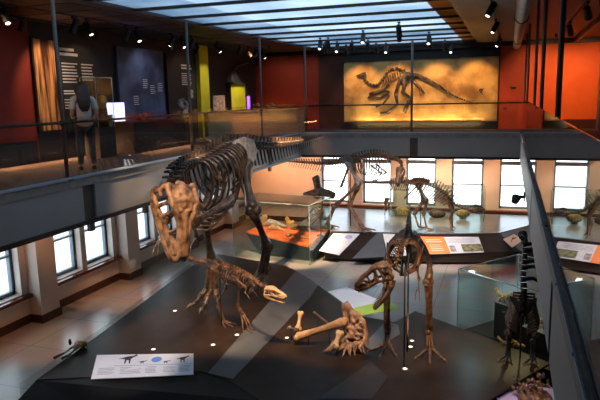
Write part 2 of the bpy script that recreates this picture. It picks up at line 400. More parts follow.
# upper far wall in painted stretches
def upwall(name, x0, x1, material, label, y0=YW):
    return struct(MB().box((x0, y0, GZ), (x1, y0+.3, 7.2)).build(name, material), label, 'wall')
upwall('wall_far_red', XW, -7.22, M['red'], 'dark red painted end wall of the left gallery')
upwall('wall_far_dark', -7.22, -6.2, M['darkred'], 'very dark oxblood recess left of the golden relief')
upwall('wall_far_charcoal', -6.2, -.36, M['darkwall'], 'charcoal wall carrying the golden relief')
M['verm'] = mat('vermilion_paint', (.46, .05, .010), (.50, .06, .012), 2, .6)
upwall('wall_far_vermilion', -.36, .5, M['verm'], 'red stretch of end wall right of the golden relief')
upwall('wall_far_orange', .5, XE, M['orange'], 'bright orange end wall of the right gallery')
struct(MB().box((.5, YW-.03, GZ), (XE, YW, GZ+.33)).build('baseboard_gallery', M['darkred']), 'deep red skirting under the orange wall', 'skirting')
pc = MB().box((2.75, 21.6, GZ), (3.35, 22.2, CZ)).build('column', mat('warm_grey_column', (.24, .20, .17), None)); struct(pc, 'grey square column in front of the orange wall', 'column')

# left gallery display wall
XD = -9.9
dw = MB().box((XW, YN, GZ), (XD-.02, 10.75, CZ)).build('wall_gallery_red', M['red']); struct(dw, 'dark red wall at the left end of the gallery', 'wall')
dw = MB().box((XW, 10.75, GZ), (XD-.02, YW, CZ)).build('wall_gallery_dark', M['darkwall']); struct(dw, 'black display wall of the left gallery', 'wall')
struct(MB().box((XD-.02, YN, GZ+.0), (XD+.0, 10.7, GZ+.5)).build('baseboard_gallery_left', M['black']), 'black base band under the red gallery wall', 'skirting')

# ------------------------------------------------------------------ outside the windows
ob = MB().box((-16.6, 2, -4), (-16.3, 26, .6)).build('brick_building', M['brick']); tag(ob, 'pale brick building seen outside the left windows', 'building')
gnd = MB().box((-22, -10, -4.3), (15, 32, -4.0)).build('floor_outside', mat('outside_paving', (.8, .82, .84), None)); struct(gnd, 'pale ground outside the windows', 'ground')

# ------------------------------------------------------------------ posts and balustrades
def post(x, y, r, label, z0=GZ, z1=CZ):
    p = thing('post', (x, y, z0), label, 'post', 'steel posts along the gallery edges')
    MB().tube([(x, y, z0), (x, y, z1)], r, 10).build('shaft', M['post'], p)
    MB().box((x-.07, y-.07, z0), (x+.07, y+.07, z0+.02)).build('foot_plate', M['dark'], p)
    MB().box((x-.035, y-.035, z0+.93), (x+.035, y+.035, z0+1.02)).build('bracket', M['dark'], p)
for i, yy in enumerate([4.0, 8.36, 12.73, 17.1]):
    post(XL-.03, yy, .034, 'slim dark steel post on left gallery edge, %s from the viewer' % ORD[i])
for i, xx in enumerate([-6.95, -3.14]):
    post(xx, YF+.06, .04, ['slim dark post at the left end of the far rail', 'slim dark post in front of the golden relief'][i])
for i, yy in enumerate([6.4, 9.7, 12.4, 17.6, 20.5]):
    post(XR+.07, yy, .028, 'dark post on right gallery edge, %s from the viewer' % ORD[i])
def balustrade(label, panes, rail, base):
    t = thing('glass_balustrade', panes[0][0], label, 'balustrade')
    for lo, hi in panes: MB().box(lo, hi).build('glass_pane', M['glass'], t)
    MB().tube(rail, .024, 10).build('handrail', M['dark'], t)
    MB().box(*base).build('base_channel', M['steel'], t)
    return t
yy = [YG+.1, 4.0, 8.36, 12.73, 17.1, YF-.1]
balustrade('glass balustrade with black handrail along the left gallery', [((XL-.006+.02, yy[i]+.02, GZ+.03), (XL+.006+.02, yy[i+1]-.02, GZ+1.08)) for i in range(5)], [(XL-.01, YG, GZ+.985), (XL-.01, YF, GZ+.985)], ((XL+.0, YG, GZ+.006), (XL+.04, YF, GZ+.05)))
xx = [XL+.1, -5.04, -3.14, -1.4, XR-.1]
balustrade('glass balustrade with black handrail across the far gallery', [((xx[i]+.02, YF-.006, GZ+.03), (xx[i+1]-.02, YF+.006, GZ+1.08)) for i in range(4)], [(XL+.1, YF+.03, GZ+.985), (XR, YF+.03, GZ+.985)], ((XL+.1, YF-.02, GZ+.006), (XR-.02, YF+.02, GZ+.05)))
yy = [1.7, 20.4]
rb = thing('glass_balustrade', (XR+.02, 6, GZ), 'mirror-like glass balustrade edging the right gallery', 'balustrade')
for i in range(1): MB().box((XR+.014, yy[i]+.01, GZ+.02), (XR+.026, yy[i+1]-.01, GZ+1.115)).build('glass_pane', M['glass'], rb)
MB().box((XR-.022, YG, GZ-.004), (XR-.011, 20.5, GZ+.014)).build('base_channel', M['steel'], rb)
for q in (3.2, 4.4, 6.4, 8.6, 11, 13.5):
    MB().tube([(XR-.03, q, GZ+.006), (XR-.021, q, GZ+.006)], .012, 10).build('fixing_bolt', M['steel'], rb)

# ------------------------------------------------------------------ main platform
PZ = .45
top = [(-7.45, 5.8), (-7.81, 9.66), (-8.45, 14.65), (-8.32, 16.05), (-5.8, 15.35), (-4.79, 14.36), (-2.91, 12.11), (-2.12, 11.97), (-1.81, 12.74), (-.39, 11.75), (.85, 10.80), (-.12, 9.21), (-1.05, 7.62), (-2.4, 7.2), (-3.58, 8.1), (-4.37, 8.57), (-4.99, 8.74), (-7.55, 7.6)]
top[0] = (-7.6, 7.0); top = top[:-1]+[(-7.5, 7.62)] if False else top
poly = [(-7.58, 7.62), (-7.81, 9.66), (-8.45, 14.65), (-8.32, 16.05), (-5.8, 15.35), (-4.79, 14.36), (-2.91, 12.11), (-2.12, 11.97), (-1.81, 12.74), (-.39, 11.75), (.85, 10.80), (-.12, 9.21), (-1.05, 7.62), (-2.4, 7.2), (-3.58, 8.1), (-4.37, 8.57), (-4.99, 8.74)]
poly = poly[::-1]
pf = thing('platform', (-4.5, 10.5, 0), 'dark angular display platform under the three tyrannosaur skeletons', 'platform')
MB().slab(poly, .41, PZ).build('deck', M['platform'], pf)
def inset(p, d):
    cx = sum(q[0] for q in p)/len(p); cy = sum(q[1] for q in p)/len(p)
    return [(q[0]+(cx-q[0])*d, q[1]+(cy-q[1])*d) for q in p]
MB().slab(inset(poly, .012), .0, .41, inset(poly, .05)).build('plinth', M['platblack'], pf)
lip = [(-4.99, 8.74), (-7.58, 7.62), (-7.5, 6.4), (-4.7, 7.0), (-3.2, 7.0), (-3.58, 8.1), (-4.37, 8.57)]
b = MB(); zt = [.44, .44, .12, .12, .12, .44, .44]
bb = len(b.v); b.v += [V((p[0], p[1], 0)) for p in lip]+[V((p[0], p[1], z)) for p, z in zip(lip, zt)]
n = len(lip); b.quad([bb+n+i for i in range(n)]); b.quad([bb+i for i in range(n)][::-1])
for i in range(n): j = (i+1) % n; b.quad([bb+i, bb+n+i, bb+n+j, bb+j])
b.build('sloping_front', M['platblack'], pf)
def onplat(pts, h=.004): return [az(x, y, PZ+h) for x, y in pts]
MB().plate(onplat([(208, 373), (233, 379), (311, 296), (318, 285), (296, 271)]), (0, 0, .004)).build('facet_panel', M['platgrey'], pf)['label'] = 'facet panel greyed by painted window reflection'  # grey colour stands in for windows reflected in a dark panel
MB().plate(onplat([(364, 344), (373, 351), (400, 334), (398, 325), (386, 321)]), (0, 0, .004)).build('facet_panel', M['platgrey'], pf)['label'] = 'small facet panel greyed by painted window reflection'
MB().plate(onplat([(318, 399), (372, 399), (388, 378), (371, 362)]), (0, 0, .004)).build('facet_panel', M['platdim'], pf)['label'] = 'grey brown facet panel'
for x, y in [(213, 345), (153.5, 349.5), (175, 311), (237, 335), (287, 338), (412, 341), (410.5, 347), (405, 369)]:
    p = az(x, y, PZ+.001); l = MB().disc(p, .036, (0, 0, 1), .006).build('recessed_lamp', M['uplight'], pf)
    MB().tube([p+V(((.043)*math.cos(t*PI/8), .043*math.sin(t*PI/8), .004)) for t in range(17)], .007, 6).build('lamp_ring', M['steel'], l)
gl = MB(); a_, b_, c_ = V((-7.62, 7.3, 0)), V((-7.86, 9.66, 0)), V((-8.5, 14.65, 0))
for p, q in ((a_, b_), (b_, c_)): gl.hexa([p, p+V((-.012, 0, 0)), q+V((-.012, 0, 0)), q, p+V((0, 0, .53)), p+V((-.012, 0, .53)), q+V((-.012, 0, .53)), q+V((0, 0, .53))])
tag(gl.build('glass_barrier', M['caseglass']), 'low strip of glass edging the left side of the platform', 'barrier')

# label panels ------------------------------------------------------------
def panel(parent, cs, name, material, th=.012, up=None):
    """board from four corners (tl, tr, br, bl); returns function (u, v) -> point just above it"""
    tl, tr, br, bl = [V(c) for c in cs]; n = (tr-tl).cross(tl-bl).normalized()
    if n.z < 0 and abs(n.z) > .05: n = -n
    o = MB().plate([bl, br, tr, tl], n*th).build(name, material, parent)
    def at(u, v, h=0): return bl.lerp(br, u).lerp(tl.lerp(tr, u), v)+n*(th+.001+h)
    return o, at, n
def rect(at, n, u0, v0, u1, v1, name, material, parent, h=0):
    return MB().plate([at(u0, v0, h), at(u1, v0, h), at(u1, v1, h), at(u0, v1, h)], n*.002).build(name, material, parent)
def textlines(at, n, u0, u1, v0, v1, rows, material, parent, name='text_line', th=.45, h=0):
    dv = (v1-v0)/rows
    for r in range(rows):
        v = v1-dv*(r+.5); e = u1-random.uniform(0, .22)*(u1-u0)
        MB().plate([at(u0, v-dv*th/2, h), at(e, v-dv*th/2, h), at(e, v+dv*th/2, h), at(u0, v+dv*th/2, h)], n*.0015).build(name, material, parent)
def dino_icon(at, n, u, v, s, sv, parent, material):
    pts = [(-1, .15), (-.6, .25), (-.2, .42), (.25, .5), (.55, .55), (.8, .75), (1, .6), (.75, .45), (.5, .3), (.3, .1), (.28, -.5), (.15, -.5), (.12, -.05), (-.12, -.05), (-.2, -.5), (-.33, -.5), (-.3, .1)]
    return MB().plate([at(u+a*s, v+b_*sv) for a, b_ in pts], n*.0015).build('dinosaur_icon', material, parent)
c4 = [(97, 355), (193.5, 354), (193.5, 374), (91, 380)]
base = az(145, 378, PZ)
lp = thing('label_panel', az(145, 375, PZ), 'long white label panel with blue disc on the platform front', 'label panel')
tl, tr_, br, bl = az(97, 355.5, .55), az(193.5, 354, .55), az(193.5, 375, .47), az(91, 379.5, .47)
o, at, n = panel(lp, (tl, tr_, br, bl), 'board', M['paper'])
MB().obox(((tl+tr_)/2+(bl+br)/2)*.5-V((0, 0, .035)), (tr_-tl)*.3, (0, .08, 0), (0, 0, .03)).build('foot', M['black'], lp)
b = MB(); cc = at(.625, .74); b.disc(cc, .1, n, .002)
for k in range(len(b.v)): b.v[k] = cc+(b.v[k]-cc)*.95
b.build('blue_disc', M['blue'], lp)
dino_icon(at, n, .33, .75, .10, .33, lp, M['inkd']); dino_icon(at, n, .89, .70, .07, .28, lp, M['inkd']); dino_icon(at, n, .48, .62, .05, .12, lp, M['inkd']); dino_icon(at, n, .72, .60, .05, .12, lp, M['inkd'])
rect(at, n, .2, .485, .98, .50, 'ground_line', M['ink'], lp)
for u in (.05, .27, .36, .52, .70, .85): textlines(at, n, u, u+(.17 if u < .1 else .12), .14, .44, 5, M['ink'], lp, th=.3)
# white and green panel at the right of the platform
lp = thing('label_panel', az(350, 300, PZ), 'white and lime green label panel at the platform edge behind the bones', 'label panel')
tl, tr_, br, bl = az(329, 291.5, .53), az(352, 285, .53), az(398, 306, .50), az(355, 316, .50)
o, at, n = panel(lp, [az(328, 292, .60), az(346, 287, .60), az(386, 303, .52), az(352, 309, .52)], 'board', M['paper'])
textlines(at, n, .15, .85, .2, .8, 7, M['paper2'], lp, th=.3)
o, at, n = panel(lp, [az(352, 308.5, .55), az(388, 301, .55), az(400, 309, .50), az(356, 317, .50)], 'green_board', M['green']); o['label'] = 'lime green strip'
q = az(366, 304, .46); MB().obox((q.x, q.y, .475), (.25, .1, 0), (-.04, .1, 0), (0, 0, .03)).build('foot', M['black'], lp)

# ------------------------------------------------------------------ skeleton tools
def crom(pts, n):
    pts = [V(p) for p in pts]; P = [pts[0]*2-pts[1]]+pts+[pts[-1]*2-pts[-2]]; dense = []
    for i in range(1, len(P)-2):
        for k in range(16):
            t = k/16; a, b, c, d = P[i-1], P[i], P[i+1], P[i+2]
            dense.append(.5*((2*b)+(c-a)*t+(2*a-5*b+4*c-d)*t*t+(3*b-a-3*c+d)*t**3))
    dense.append(pts[-1]); L = [0]
    for i in range(1, len(dense)): L.append(L[-1]+(dense[i]-dense[i-1]).length)
    out = []; j = 0
    for k in range(n):
        s = L[-1]*k/(n-1)
        while j < len(L)-2 and L[j+1] < s: j += 1
        t = (s-L[j])/max(1e-9, L[j+1]-L[j]); out.append(dense[j].lerp(dense[j+1], t))
    return out
def vertebra(mb, c, t, u, lat, L, r, hs, tp, droop=0):
    a, b = c-t*L*.42, c+t*L*.42
    mb.tube([a, a.lerp(b, .25), c, a.lerp(b, .75), b], [r, r*.92, r*.72, r*.92, r], 8)
    if hs > 0:
        back = t*(L*.25)
        k0, k1 = c+u*r*.5, c+u*(r*.5+hs)+back
        mb.obox((k0+k1)/2, t*(L*.17), lat*(r*.22), (k1-k0)/2)
        mb.obox(k1, t*(L*.22), lat*(r*.3), u*(hs*.09))
    if tp > 0:
        for s in (-1, 1): mb.tube([c+u*r*.6, c+u*(r*.9-droop*.5)+lat*s*tp*.6, c+u*(r*.8-droop)+lat*s*tp], [r*.42, r*.28, r*.2], 6)
def limb(name, p, q, r, material, parent, r2=None, n=9, bow=None, ends=1.7):
    p, q = V(p), V(q); r2 = r2 or r; mb = MB(); bo = V(bow) if bow is not None else V((0, 0, 0))
    ts = [0, .05, .14, .3, .5, .7, .86, .95, 1]; pr = [ends*.75, ends, ends*.85, 1.05, .9, 1.0, ends*.8, ends*.95, ends*.7]
    mb.tube([p.lerp(q, t)+bo*math.sin(t*PI) for t in ts], [(r+(r2-r)*t)*k for t, k in zip(ts, pr)], n, flat=.85)
    d = (q-p).normalized(); x, y = perp(d)
    for e, rr in ((p, r), (q, r2)):
        for s in (-1, 1): mb.ell(e+x*s*rr*ends*.45, rr*ends*.62, rr*ends*.62, rr*ends*.7, 7, 5)
    return mb.build(name, material, parent)
def digit(pts, r, parent, material, clawlen, name='toe', claw_dir=None):
    mb = MB(); pts = [V(p) for p in pts]
    for i in range(len(pts)-1):
        k = r*(1-.18*i); a, b = pts[i], pts[i+1]
        mb.tube([a, a.lerp(b, .15), a.lerp(b, .5), a.lerp(b, .85), b], [k*1.15, k*1.2, k*.78, k*1.05, k*.9], 7)
    o = mb.build(name, material, parent)
    d = (pts[-1]-pts[-2]).normalized(); e = pts[-1]; dn = V(claw_dir) if claw_dir is not None else V((0, 0, -1))
    k = r*.75; MB().tube([e, e+d*clawlen*.5+dn*clawlen*.08, e+d*clawlen+dn*clawlen*.38], [k, k*.7, k*.08], 7).build('claw', M['tooth'], o)
    return o
def foot(root, ankle, ball, heading, S, material, gz, spread=.5, toelen=.5, nm=3):
    """metatarsals ankle -> ball, then three splayed toes lying on gz and a small inner toe"""
    ankle, ball, h = V(ankle), V(ball), V(heading).normalized(); lat = V((0, 0, 1)).cross(h)
    for k in (-1, 0, 1): limb('metatarsal', ankle+lat*k*.05*S, ball+lat*k*.085*S, .042*S, material, root, ends=1.5)
    for k in (-1, 0, 1):
        d = (h+lat*k*spread).normalized(); b0 = ball+lat*k*.085*S; ln = toelen*S*(1.12 if k == 0 else .92)
        e = b0+d*ln; e.z = gz+.058*S+.008
        p1 = b0.lerp(e, .38); p1.z = max(gz+.05*S, b0.z*.6+(gz+.06*S)*.4); p2 = b0.lerp(e, .72); p2.z = gz+.075*S
        digit([b0, p1, p2, e], .052*S, root, material, .12*S)
    e = ankle.lerp(ball, .6)-h*.10*S; digit([e, e-h*.06*S+lat*.03*S-V((0, 0, .10*S))], .022*S, root, material, .06*S)
def ribs(root, cs, ts, us, lats, width, depth, r, material, sweep=.25, name='rib'):
    n = len(cs)
    for i, (c, t, u, l) in enumerate(zip(cs, ts, us, lats)):
        w, d = width(i/(n-1)), depth(i/(n-1))
        for s in (-1, 1):
            pts = []
            for k in range(9):
                a = k/8; th = a*PI*.86
                pts.append(c+l*s*(w*math.sin(min(th+.28, PI*.96))**.8)-u*(d*(1-math.cos(th))/1.9)+t*(sweep*d*a)+u*r*1.2)
            pts[0] = c+l*s*r*.6+u*r
            MB().tube(pts, [r*1.1, r, r*.95, r*.9, r*.9, r*.85, r*.8, r*.8, r*.7], 6, flat=.75).build(name, material, root)
def spine(root, pts, n, rfun, hfun, tpfun, material, upref=V((0, 0, 1)), chev=None, name='vertebra', mid=False):
    """pts run head -> tail; returns frames"""
    cs = crom(pts, n+1); cs = [(cs[i]+cs[i+1])/2 for i in range(n)]
    L = (cs[1]-cs[0]).length; out = ([], [], [], [])
    for i, c in enumerate(cs):
        t = (cs[min(i+1, n-1)]-cs[max(i-1, 0)]).normalized()
        lat = upref.cross(t).normalized(); u = t.cross(lat).normalized(); a = i/(n-1)
        mb = MB(); vertebra(mb, c, t, u, lat, L, rfun(a), hfun(a), tpfun(a)); o = mb.build(name, material, root)
        if chev and a < .92:
            h = chev(a)
            MB().tube([c-u*rfun(a)*.8, c-u*(rfun(a)+h*.5)+t*h*.2, c-u*(rfun(a)+h)+t*h*.45], [rfun(a)*.3, rfun(a)*.22, rfun(a)*.26], 6).build('chevron', material, root)
        for k, v in zip(out, (c, t, u, lat)): k.append(v)
    return out
def lin(a, b): return lambda t: a+(b-a)*t
def hump(a, b, c): return lambda t: (a+(b-a)*t*2) if t < .5 else (b+(c-b)*(t-.5)*2)
def skull(root, base, fwd, up, L, material, jaw=.0, teeth=True, width=1.0, tall=1.0, vox=.016, jawmat=None, slim=1.0):
    base, f = V(base), V(fwd).normalized(); u = V(up); u = (u-f*u.dot(f)).normalized(); l = u.cross(f)
    def W(p): return base+L*(f*p[0]+l*p[1]*width+u*p[2]*tall)
    PM, NA, N2, N3, LT, OT, SQ = (.98, .05, .09), (.93, .04, .2), (.72, .05, .29), (.52, .07, .35), (.40, .14, .41), (.27, .18, .42), (.03, .20, .35)
    QJ, JU, JL, M3, M2, M1 = (.04, .28, .06), (.25, .25, .08), (.40, .2, .10), (.5, .16, .08), (.68, .12, .06), (.86, .085, .06)
    S = [([PM, NA, N2, N3, LT], [.04, .04, .045, .05, .045]), ([LT, OT, SQ], [.045, .042, .045]), ([PM, M1, M2, M3, JL, JU, QJ], [.045, .052, .05, .042, .035, .035, .042]),
         ([(.9, .07, .13), (.76, .09, .17), (.66, .115, .12)], [.05, .052, .035]), ([(.84, .06, .2), (.72, .07, .24)], [.04, .03]), ([LT, (.385, .18, .25), JL], [.04, .03, .036]),
         ([OT, (.255, .22, .25), JU], [.042, .033, .036]), ([SQ, (.07, .26, .24), QJ], [.045, .038, .045]), ([(.16, .245, .25), (.08, .26, .25)], [.025, .035]),
         ([(.6, .12, .11), (.6, .09, .3)], [.025, .02]), ([(.47, .13, .1), (.42, .17, .22)], [.04, .03]), ([OT, (.25, 0, .44)], [.045, .06]), ([SQ, (.08, .08, .38), (.07, 0, .40)], [.045, .05, .06]), ([(.05, .12, .3), (.03, .25, .12)], [.03, .03])]
    mb = MB()
    for pts, rad in S:
        for s in (-1, 1): mb.tube([W((p[0], p[1]*s, p[2])) for p in pts], [r*L*slim for r in rad], 8)
    for pts, rad in [([(.95, 0, .17), (.72, 0, .30), (.5, 0, .36), (.38, 0, .42)], [.05, .055, .06, .06]), ([(.40, -.05, .40), (.2, -.08, .41), (.07, -.08, .38)], [.055, .07, .05]), ([(.40, .05, .40), (.2, .08, .41), (.07, .08, .38)], [.055, .07, .05]), ([(.36, 0, .42), (.15, 0, .42), (.02, 0, .34)], [.06, .08, .07]), ([(.06, 0, .32), (-.03, 0, .28)], [.06, .045]), ([(.96, 0, .10), (.7, 0, .10)], [.05, .03])]:
        mb.tube([W(p) for p in pts], [r*L*slim for r in rad], 8)
    o = mb.build('skull', material, root, remesh=vox*L)
    cj, sj = math.cos(jaw), math.sin(jaw)
    def J(p):
        x, z = p[0]-.05, p[2]-.03; return W((.05+x*cj+z*sj, p[1], .03-x*sj+z*cj))
    mb = MB()
    for s in (-1, 1):
        mb.tube([J((a, b*s, c)) for a, b, c in [(.95, .035, -.03), (.8, .085, -.05), (.6, .125, -.065), (.4, .18, -.06), (.22, .235, -.035), (.04, .26, .0)]], [L*r*slim for r in (.04, .048, .05, .058, .06, .04)], 8)
        mb.tube([J((.34, .2*s, .0)), J((.2, .24*s, .035))], [.03*L, .03*L], 7)
    mb.tube([J((.95, -.03, -.03)), J((.95, .03, -.03))], [.04*L, .04*L], 8)
    j = mb.build('lower_jaw', jawmat or material, root, remesh=vox*L)
    if teeth:
        for part, fn, sg, zz, xs in ((o, W, -1, .02, 11), (j, J, 1, .0, 10)):
            tm = MB()
            for k in range(xs):
                x = .94-.045*k; yv = (.05+(.94-x)*.21) ; ln = (.075 if 1 < k < 6 else .05)
                for s in (-1, 1):
                    a = fn((x, yv*s, zz)); b = fn((x-.012, yv*s*.96, zz+sg*ln)); tm.cone(a, b, .017*L)
            tm.build('tooth_row', M['tooth'], part)
    return W
def rod(root, x, y, z0, z1, r=.018, name='support_rod'):
    z0 += .01
    MB().tube([(x, y, z0), (x, y, z1)], r, 8).build(name, M['black'], root)
def blade(name, pts, off, material, root, sub=0):
    return MB().plate(pts, off).build(name, material, root)

# ------------------------------------------------------------------ adult tyrannosaur
T = thing('tyrannosaur_skeleton', az(232, 300, PZ), 'huge dark tyrannosaur skeleton with skull coloured as if spotlit, lowered towards the platform', 'dinosaur skeleton')
md = M['bone_d']
neck = [ay(172, 184, 8.85), ay(175, 175, 9.05), ay(181, 168, 9.45), ay(191, 164, 9.95)]
dors = [ay(191, 164, 9.95), ay(203, 157.5, 10.7), ay(217, 149, 11.6), ay(228, 144.5, 12.35)]
sacr = [ay(228, 144.5, 12.35), ay(243, 145, 13.2)]
tail = [ay(243, 145, 13.2), ay(268, 146, 14.4), ay(294, 143, 16.0), ay(323, 136, 18.6)]
spine(T, neck, 8, lin(.10, .115), lin(.12, .14), lin(.17, .19), md)
fr = spine(T, dors, 11, lin(.10, .115), hump(.15, .16, .18), lin(.19, .21), md)
spine(T, sacr, 4, lin(.12, .12), lin(.16, .18), lin(.2, .2), md)
spine(T, tail, 30, lin(.115, .03), lin(.20, .05), lin(.26, .03), md, chev=lin(.40, .07))
ribs(T, *fr, hump(.34, .56, .44), hump(1.0, 1.40, .80), .034, md, sweep=.22)
skull(T, ay(170, 190, 8.75), V((.26, -.34, -1.0)), V((.82, -.58, .15)), 1.26, M['bone_s'], jaw=.07, width=.95, tall=1.0, vox=.011, slim=.93)
gs = M['bone_g']
H = ay(231, 152, 12.75); tl_ = (dors[-1]-tail[1]).normalized(); tl_.z = 0; tl_.normalize(); latT = V((0, 0, 1)).cross(tl_)
if latT.x < 0: latT = -latT
for s in (1, -1):
    ctr = H+latT*s*(.34 if s == 1 else .22); fw = tl_
    pts = [(.55, .10), (.42, .24), (.05, .28), (-.35, .22), (-.52, .02), (-.32, -.16), (-.16, -.42), (.10, -.52), (.26, -.30), (.52, -.08)]
    blade('ilium', [ctr+fw*a*1.15+V((0, 0, b_*1.5-.06)) for a, b_ in pts], latT*s*.06, gs, T)['label'] = 'pale plate of hip bone'
    hip = H+latT*s*.36-V((0, 0, .28))
    lg = [(ay(253, 210, 12.05), ay(267, 246, 13.1), ay(262.5, 274, 13.45)), (ay(205, 216, 11.35), ay(212, 262, 11.9), ay(211, 290, 11.9))][0 if s == 1 else 1]
    k, a, bl_ = lg
    limb('femur', hip, k, .115, md, T, bow=tl_*.06)
    limb('tibia', k-V((0, 0, .02)), a, .092, md, T, ends=1.75)
    limb('fibula', k+latT*s*.09-V((0, 0, .08)), a+latT*s*.07, .03, md, T)
    bl_.z = max(bl_.z, PZ+.17)
    foot(T, a-V((0, 0, .03)), bl_, V((-.15, -1, 0)) if s == 1 else V((.05, -1, 0)), 1.3, M['bone_m'] if s == -1 else md, PZ, spread=.62, toelen=.36)
    hd = V((0, 0, -1))
    limb('ischium', H+latT*s*.12-V((0, 0, .3))-tl_*.2, H+latT*s*.04-V((0, 0, 1.15))-tl_*.75, .04, md, T)
    limb('pubis', H+latT*s*.12-V((0, 0, .3))+tl_*.25, H+latT*s*.05-V((0, 0, 1.25))+tl_*.85, .05, md, T)
    # shoulder and small arm
    sh = V((-5.55, 9.85, 3.05)); sh = ay(193, 224, 9.75)+latT*(0 if s == 1 else -.72); sb = ay(233, 198, 11.15)+latT*(0 if s == 1 else -.9)
    mb = MB(); mb.tube([sb, sb.lerp(sh, .4), sb.lerp(sh, .8), sh], [.11, .075, .08, .16], 8, flat=.35, flatdir=latT); mb.build('scapula', md, T)
    el = sh+V((0, .12, -.30)); wr = el+V((-.02, -.22, -.10))
    limb('humerus', sh, el, .035, md, T); limb('forearm', el, wr, .028, md, T)
    for d in (-1, 1): digit([wr, wr+V((d*.04, -.07, -.05)), wr+V((d*.05, -.12, -.12))], .018, T, md, .09, 'finger')
pb = H-V((0, 0, 1.27))+tl_*.88
MB().tube([pb-tl_*.28, pb, pb+tl_*.35], [.05, .11, .05], 8, flat=.6).build('pubic_boot', md, T)
q = ay(230, 215, 11.6); 
for k in range(8):
    c = dors[0].lerp(dors[-1], .15+.085*k)-V((0, 0, 1.38-.02*k)); MB().tube([c-latT*.42+V((0, 0, .18)), c-latT*.15, c+latT*.15, c+latT*.42+V((0, 0, .18))], [.012, .022, .022, .012], 6).build('belly_rib', md, T)

# ------------------------------------------------------------------ half-grown tyrannosaur with open jaws
J = thing('tyrannosaur_skeleton', az(407, 350, PZ), 'brown half-grown tyrannosaur skeleton stooping with open jaws, seen head on', 'dinosaur skeleton')
mm = M['bone_m']
jn = [ay(395, 270, 9.62), ay(397, 259, 9.75), ay(400, 250, 10.05), ay(402.5, 244, 10.4)]
jd = [jn[-1], ay(405, 239, 10.9), ay(407, 235, 11.4)]
js = [jd[-1], ay(408, 232, 11.8)]
jt = [js[-1], ay(409, 224, 12.8), ay(409.5, 214, 14.2), ay(409.5, 206, 15.4)]
spine(J, jn, 8, lin(.042, .055), lin(.08, .09), lin(.08, .12), mm)
fj = spine(J, jd, 12, lin(.055, .065), lin(.11, .15), lin(.14, .14), mm)
spine(J, js, 4, lin(.065, .06), lin(.16, .15), lin(.1, .1), mm)
spine(J, jt, 22, lin(.06, .02), lin(.07, .03), lin(.07, .02), mm, chev=lin(.09, .03))
ribs(J, *fj, hump(.26, .34, .28), hump(.55, .72, .42), .016, M['bone_b'], sweep=.2)
skull(J, ay(395, 277, 9.6), V((-.92, -.26, -.40)), V((-.36, -.1, .92)), .70, mm, jaw=.62, width=.85, tall=1.0)
Hj = jd[-1].copy()
for s, (kx, bx_) in ((-1, (386.5, 387)), (1, (428, 430))):
    lat = V((s, 0, 0))
    pts = [(-.42, .08), (-.25, .2), (.1, .22), (.42, .06), (.4, -.08), (.1, -.18), (-.1, -.17), (-.4, -.06)]
    blade('ilium', [Hj+lat*.12+V((0, a, b_*.8-.10)) for a, b_ in pts], lat*.03, mm, J)
    hip = Hj+lat*.15-V((0, 0, .05)); k = ay(kx-(-1 if s < 0 else 0), 282, 10.62); a = ay(kx+.8, 331, 10.72); b_ = az(bx_, 352, PZ+.11)
    b_ = ay(bx_, 349, 10.55); b_.z = max(b_.z, PZ+.10)
    limb('femur', hip, k, .060, mm, J, bow=lat*.13+V((0, 0, .06))); limb('tibia', k, a, .055, mm, J, ends=1.5); limb('fibula', k+lat*.06-V((0, 0, .05)), a+lat*.05, .018, mm, J)
    foot(J, a-V((0, 0, .02)), b_, V((.12*s, -1, 0)), .62, mm, PZ, spread=.75, toelen=.56)
    limb('pubis', Hj+lat*.06-V((0, .12, .15)), Hj+lat*.03-V((0, .42, .68)), .026, mm, J); limb('ischium', Hj+lat*.06+V((0, .1, -.15)), Hj+lat*.02+V((0, .4, -.6)), .022, mm, J)
    sh = jn[-1]+lat*.27-V((0, .05, .42)); sb = jd[1]+lat*.33-V((0, 0, .12))
    MB().tube([sb, sb.lerp(sh, .5), sh], [.055, .038, .075], 8, flat=.4, flatdir=lat).build('scapula', M['bone_b'], J)
    el = sh+V((.03*s, .05, -.2)); wr = el+V((.0, -.1, -.14))
    limb('humerus', sh, el, .019, mm, J); limb('forearm', el, wr, .015, mm, J)
    for d in (-1, 1): digit([wr, wr+V((d*.03, -.05, -.05)), wr+V((d*.035, -.07, -.12))], .012, J, mm, .07, 'finger')
p = az(404, 367, PZ); rod(J, p.x, p.y, PZ, 2.25, .016); p = az(407.5, 352, PZ); rod(J, p.x, p.y, PZ, 2.35, .016)

# ------------------------------------------------------------------ young tyrannosaur at the big one's feet
B = thing('tyrannosaur_skeleton', az(235, 318, PZ), 'small young tyrannosaur skeleton walking right at the big skeleton\'s feet', 'dinosaur skeleton')
mb_ = M['bone_b']
bn = [ay(268, 288, 10.0), ay(262, 286, 10.1), ay(256, 281.5, 10.22), ay(250, 277, 10.35)]
bd = [bn[-1], ay(238, 271, 10.5), ay(226, 267.5, 10.65), ay(216, 265, 10.8)]
bs = [bd[-1], ay(208, 263.5, 10.92)]
bt = [bs[-1], ay(196, 261, 11.05), ay(184, 255.5, 11.2), ay(170, 250, 11.4)]
spine(B, bn, 8, lin(.028, .034), lin(.05, .05), lin(.05, .07), mb_)
fb = spine(B, bd, 13, lin(.034, .038), lin(.06, .08), lin(.08, .08), mb_)
spine(B, bs, 4, lin(.038, .036), lin(.08, .08), lin(.06, .06), mb_)
spine(B, bt, 24, lin(.036, .012), lin(.07, .02), lin(.08, .01), mb_, chev=lin(.09, .02))
ribs(B, *fb, hump(.11, .16, .13), hump(.24, .34, .22), .0085, mb_, sweep=.15)
skull(B, ay(266.5, 293.5, 9.98), V((.98, -.25, -.06)), V((.10, -.15, .97)), .45, M['bone_t'], jaw=.22, width=.8, tall=.78, vox=.02)
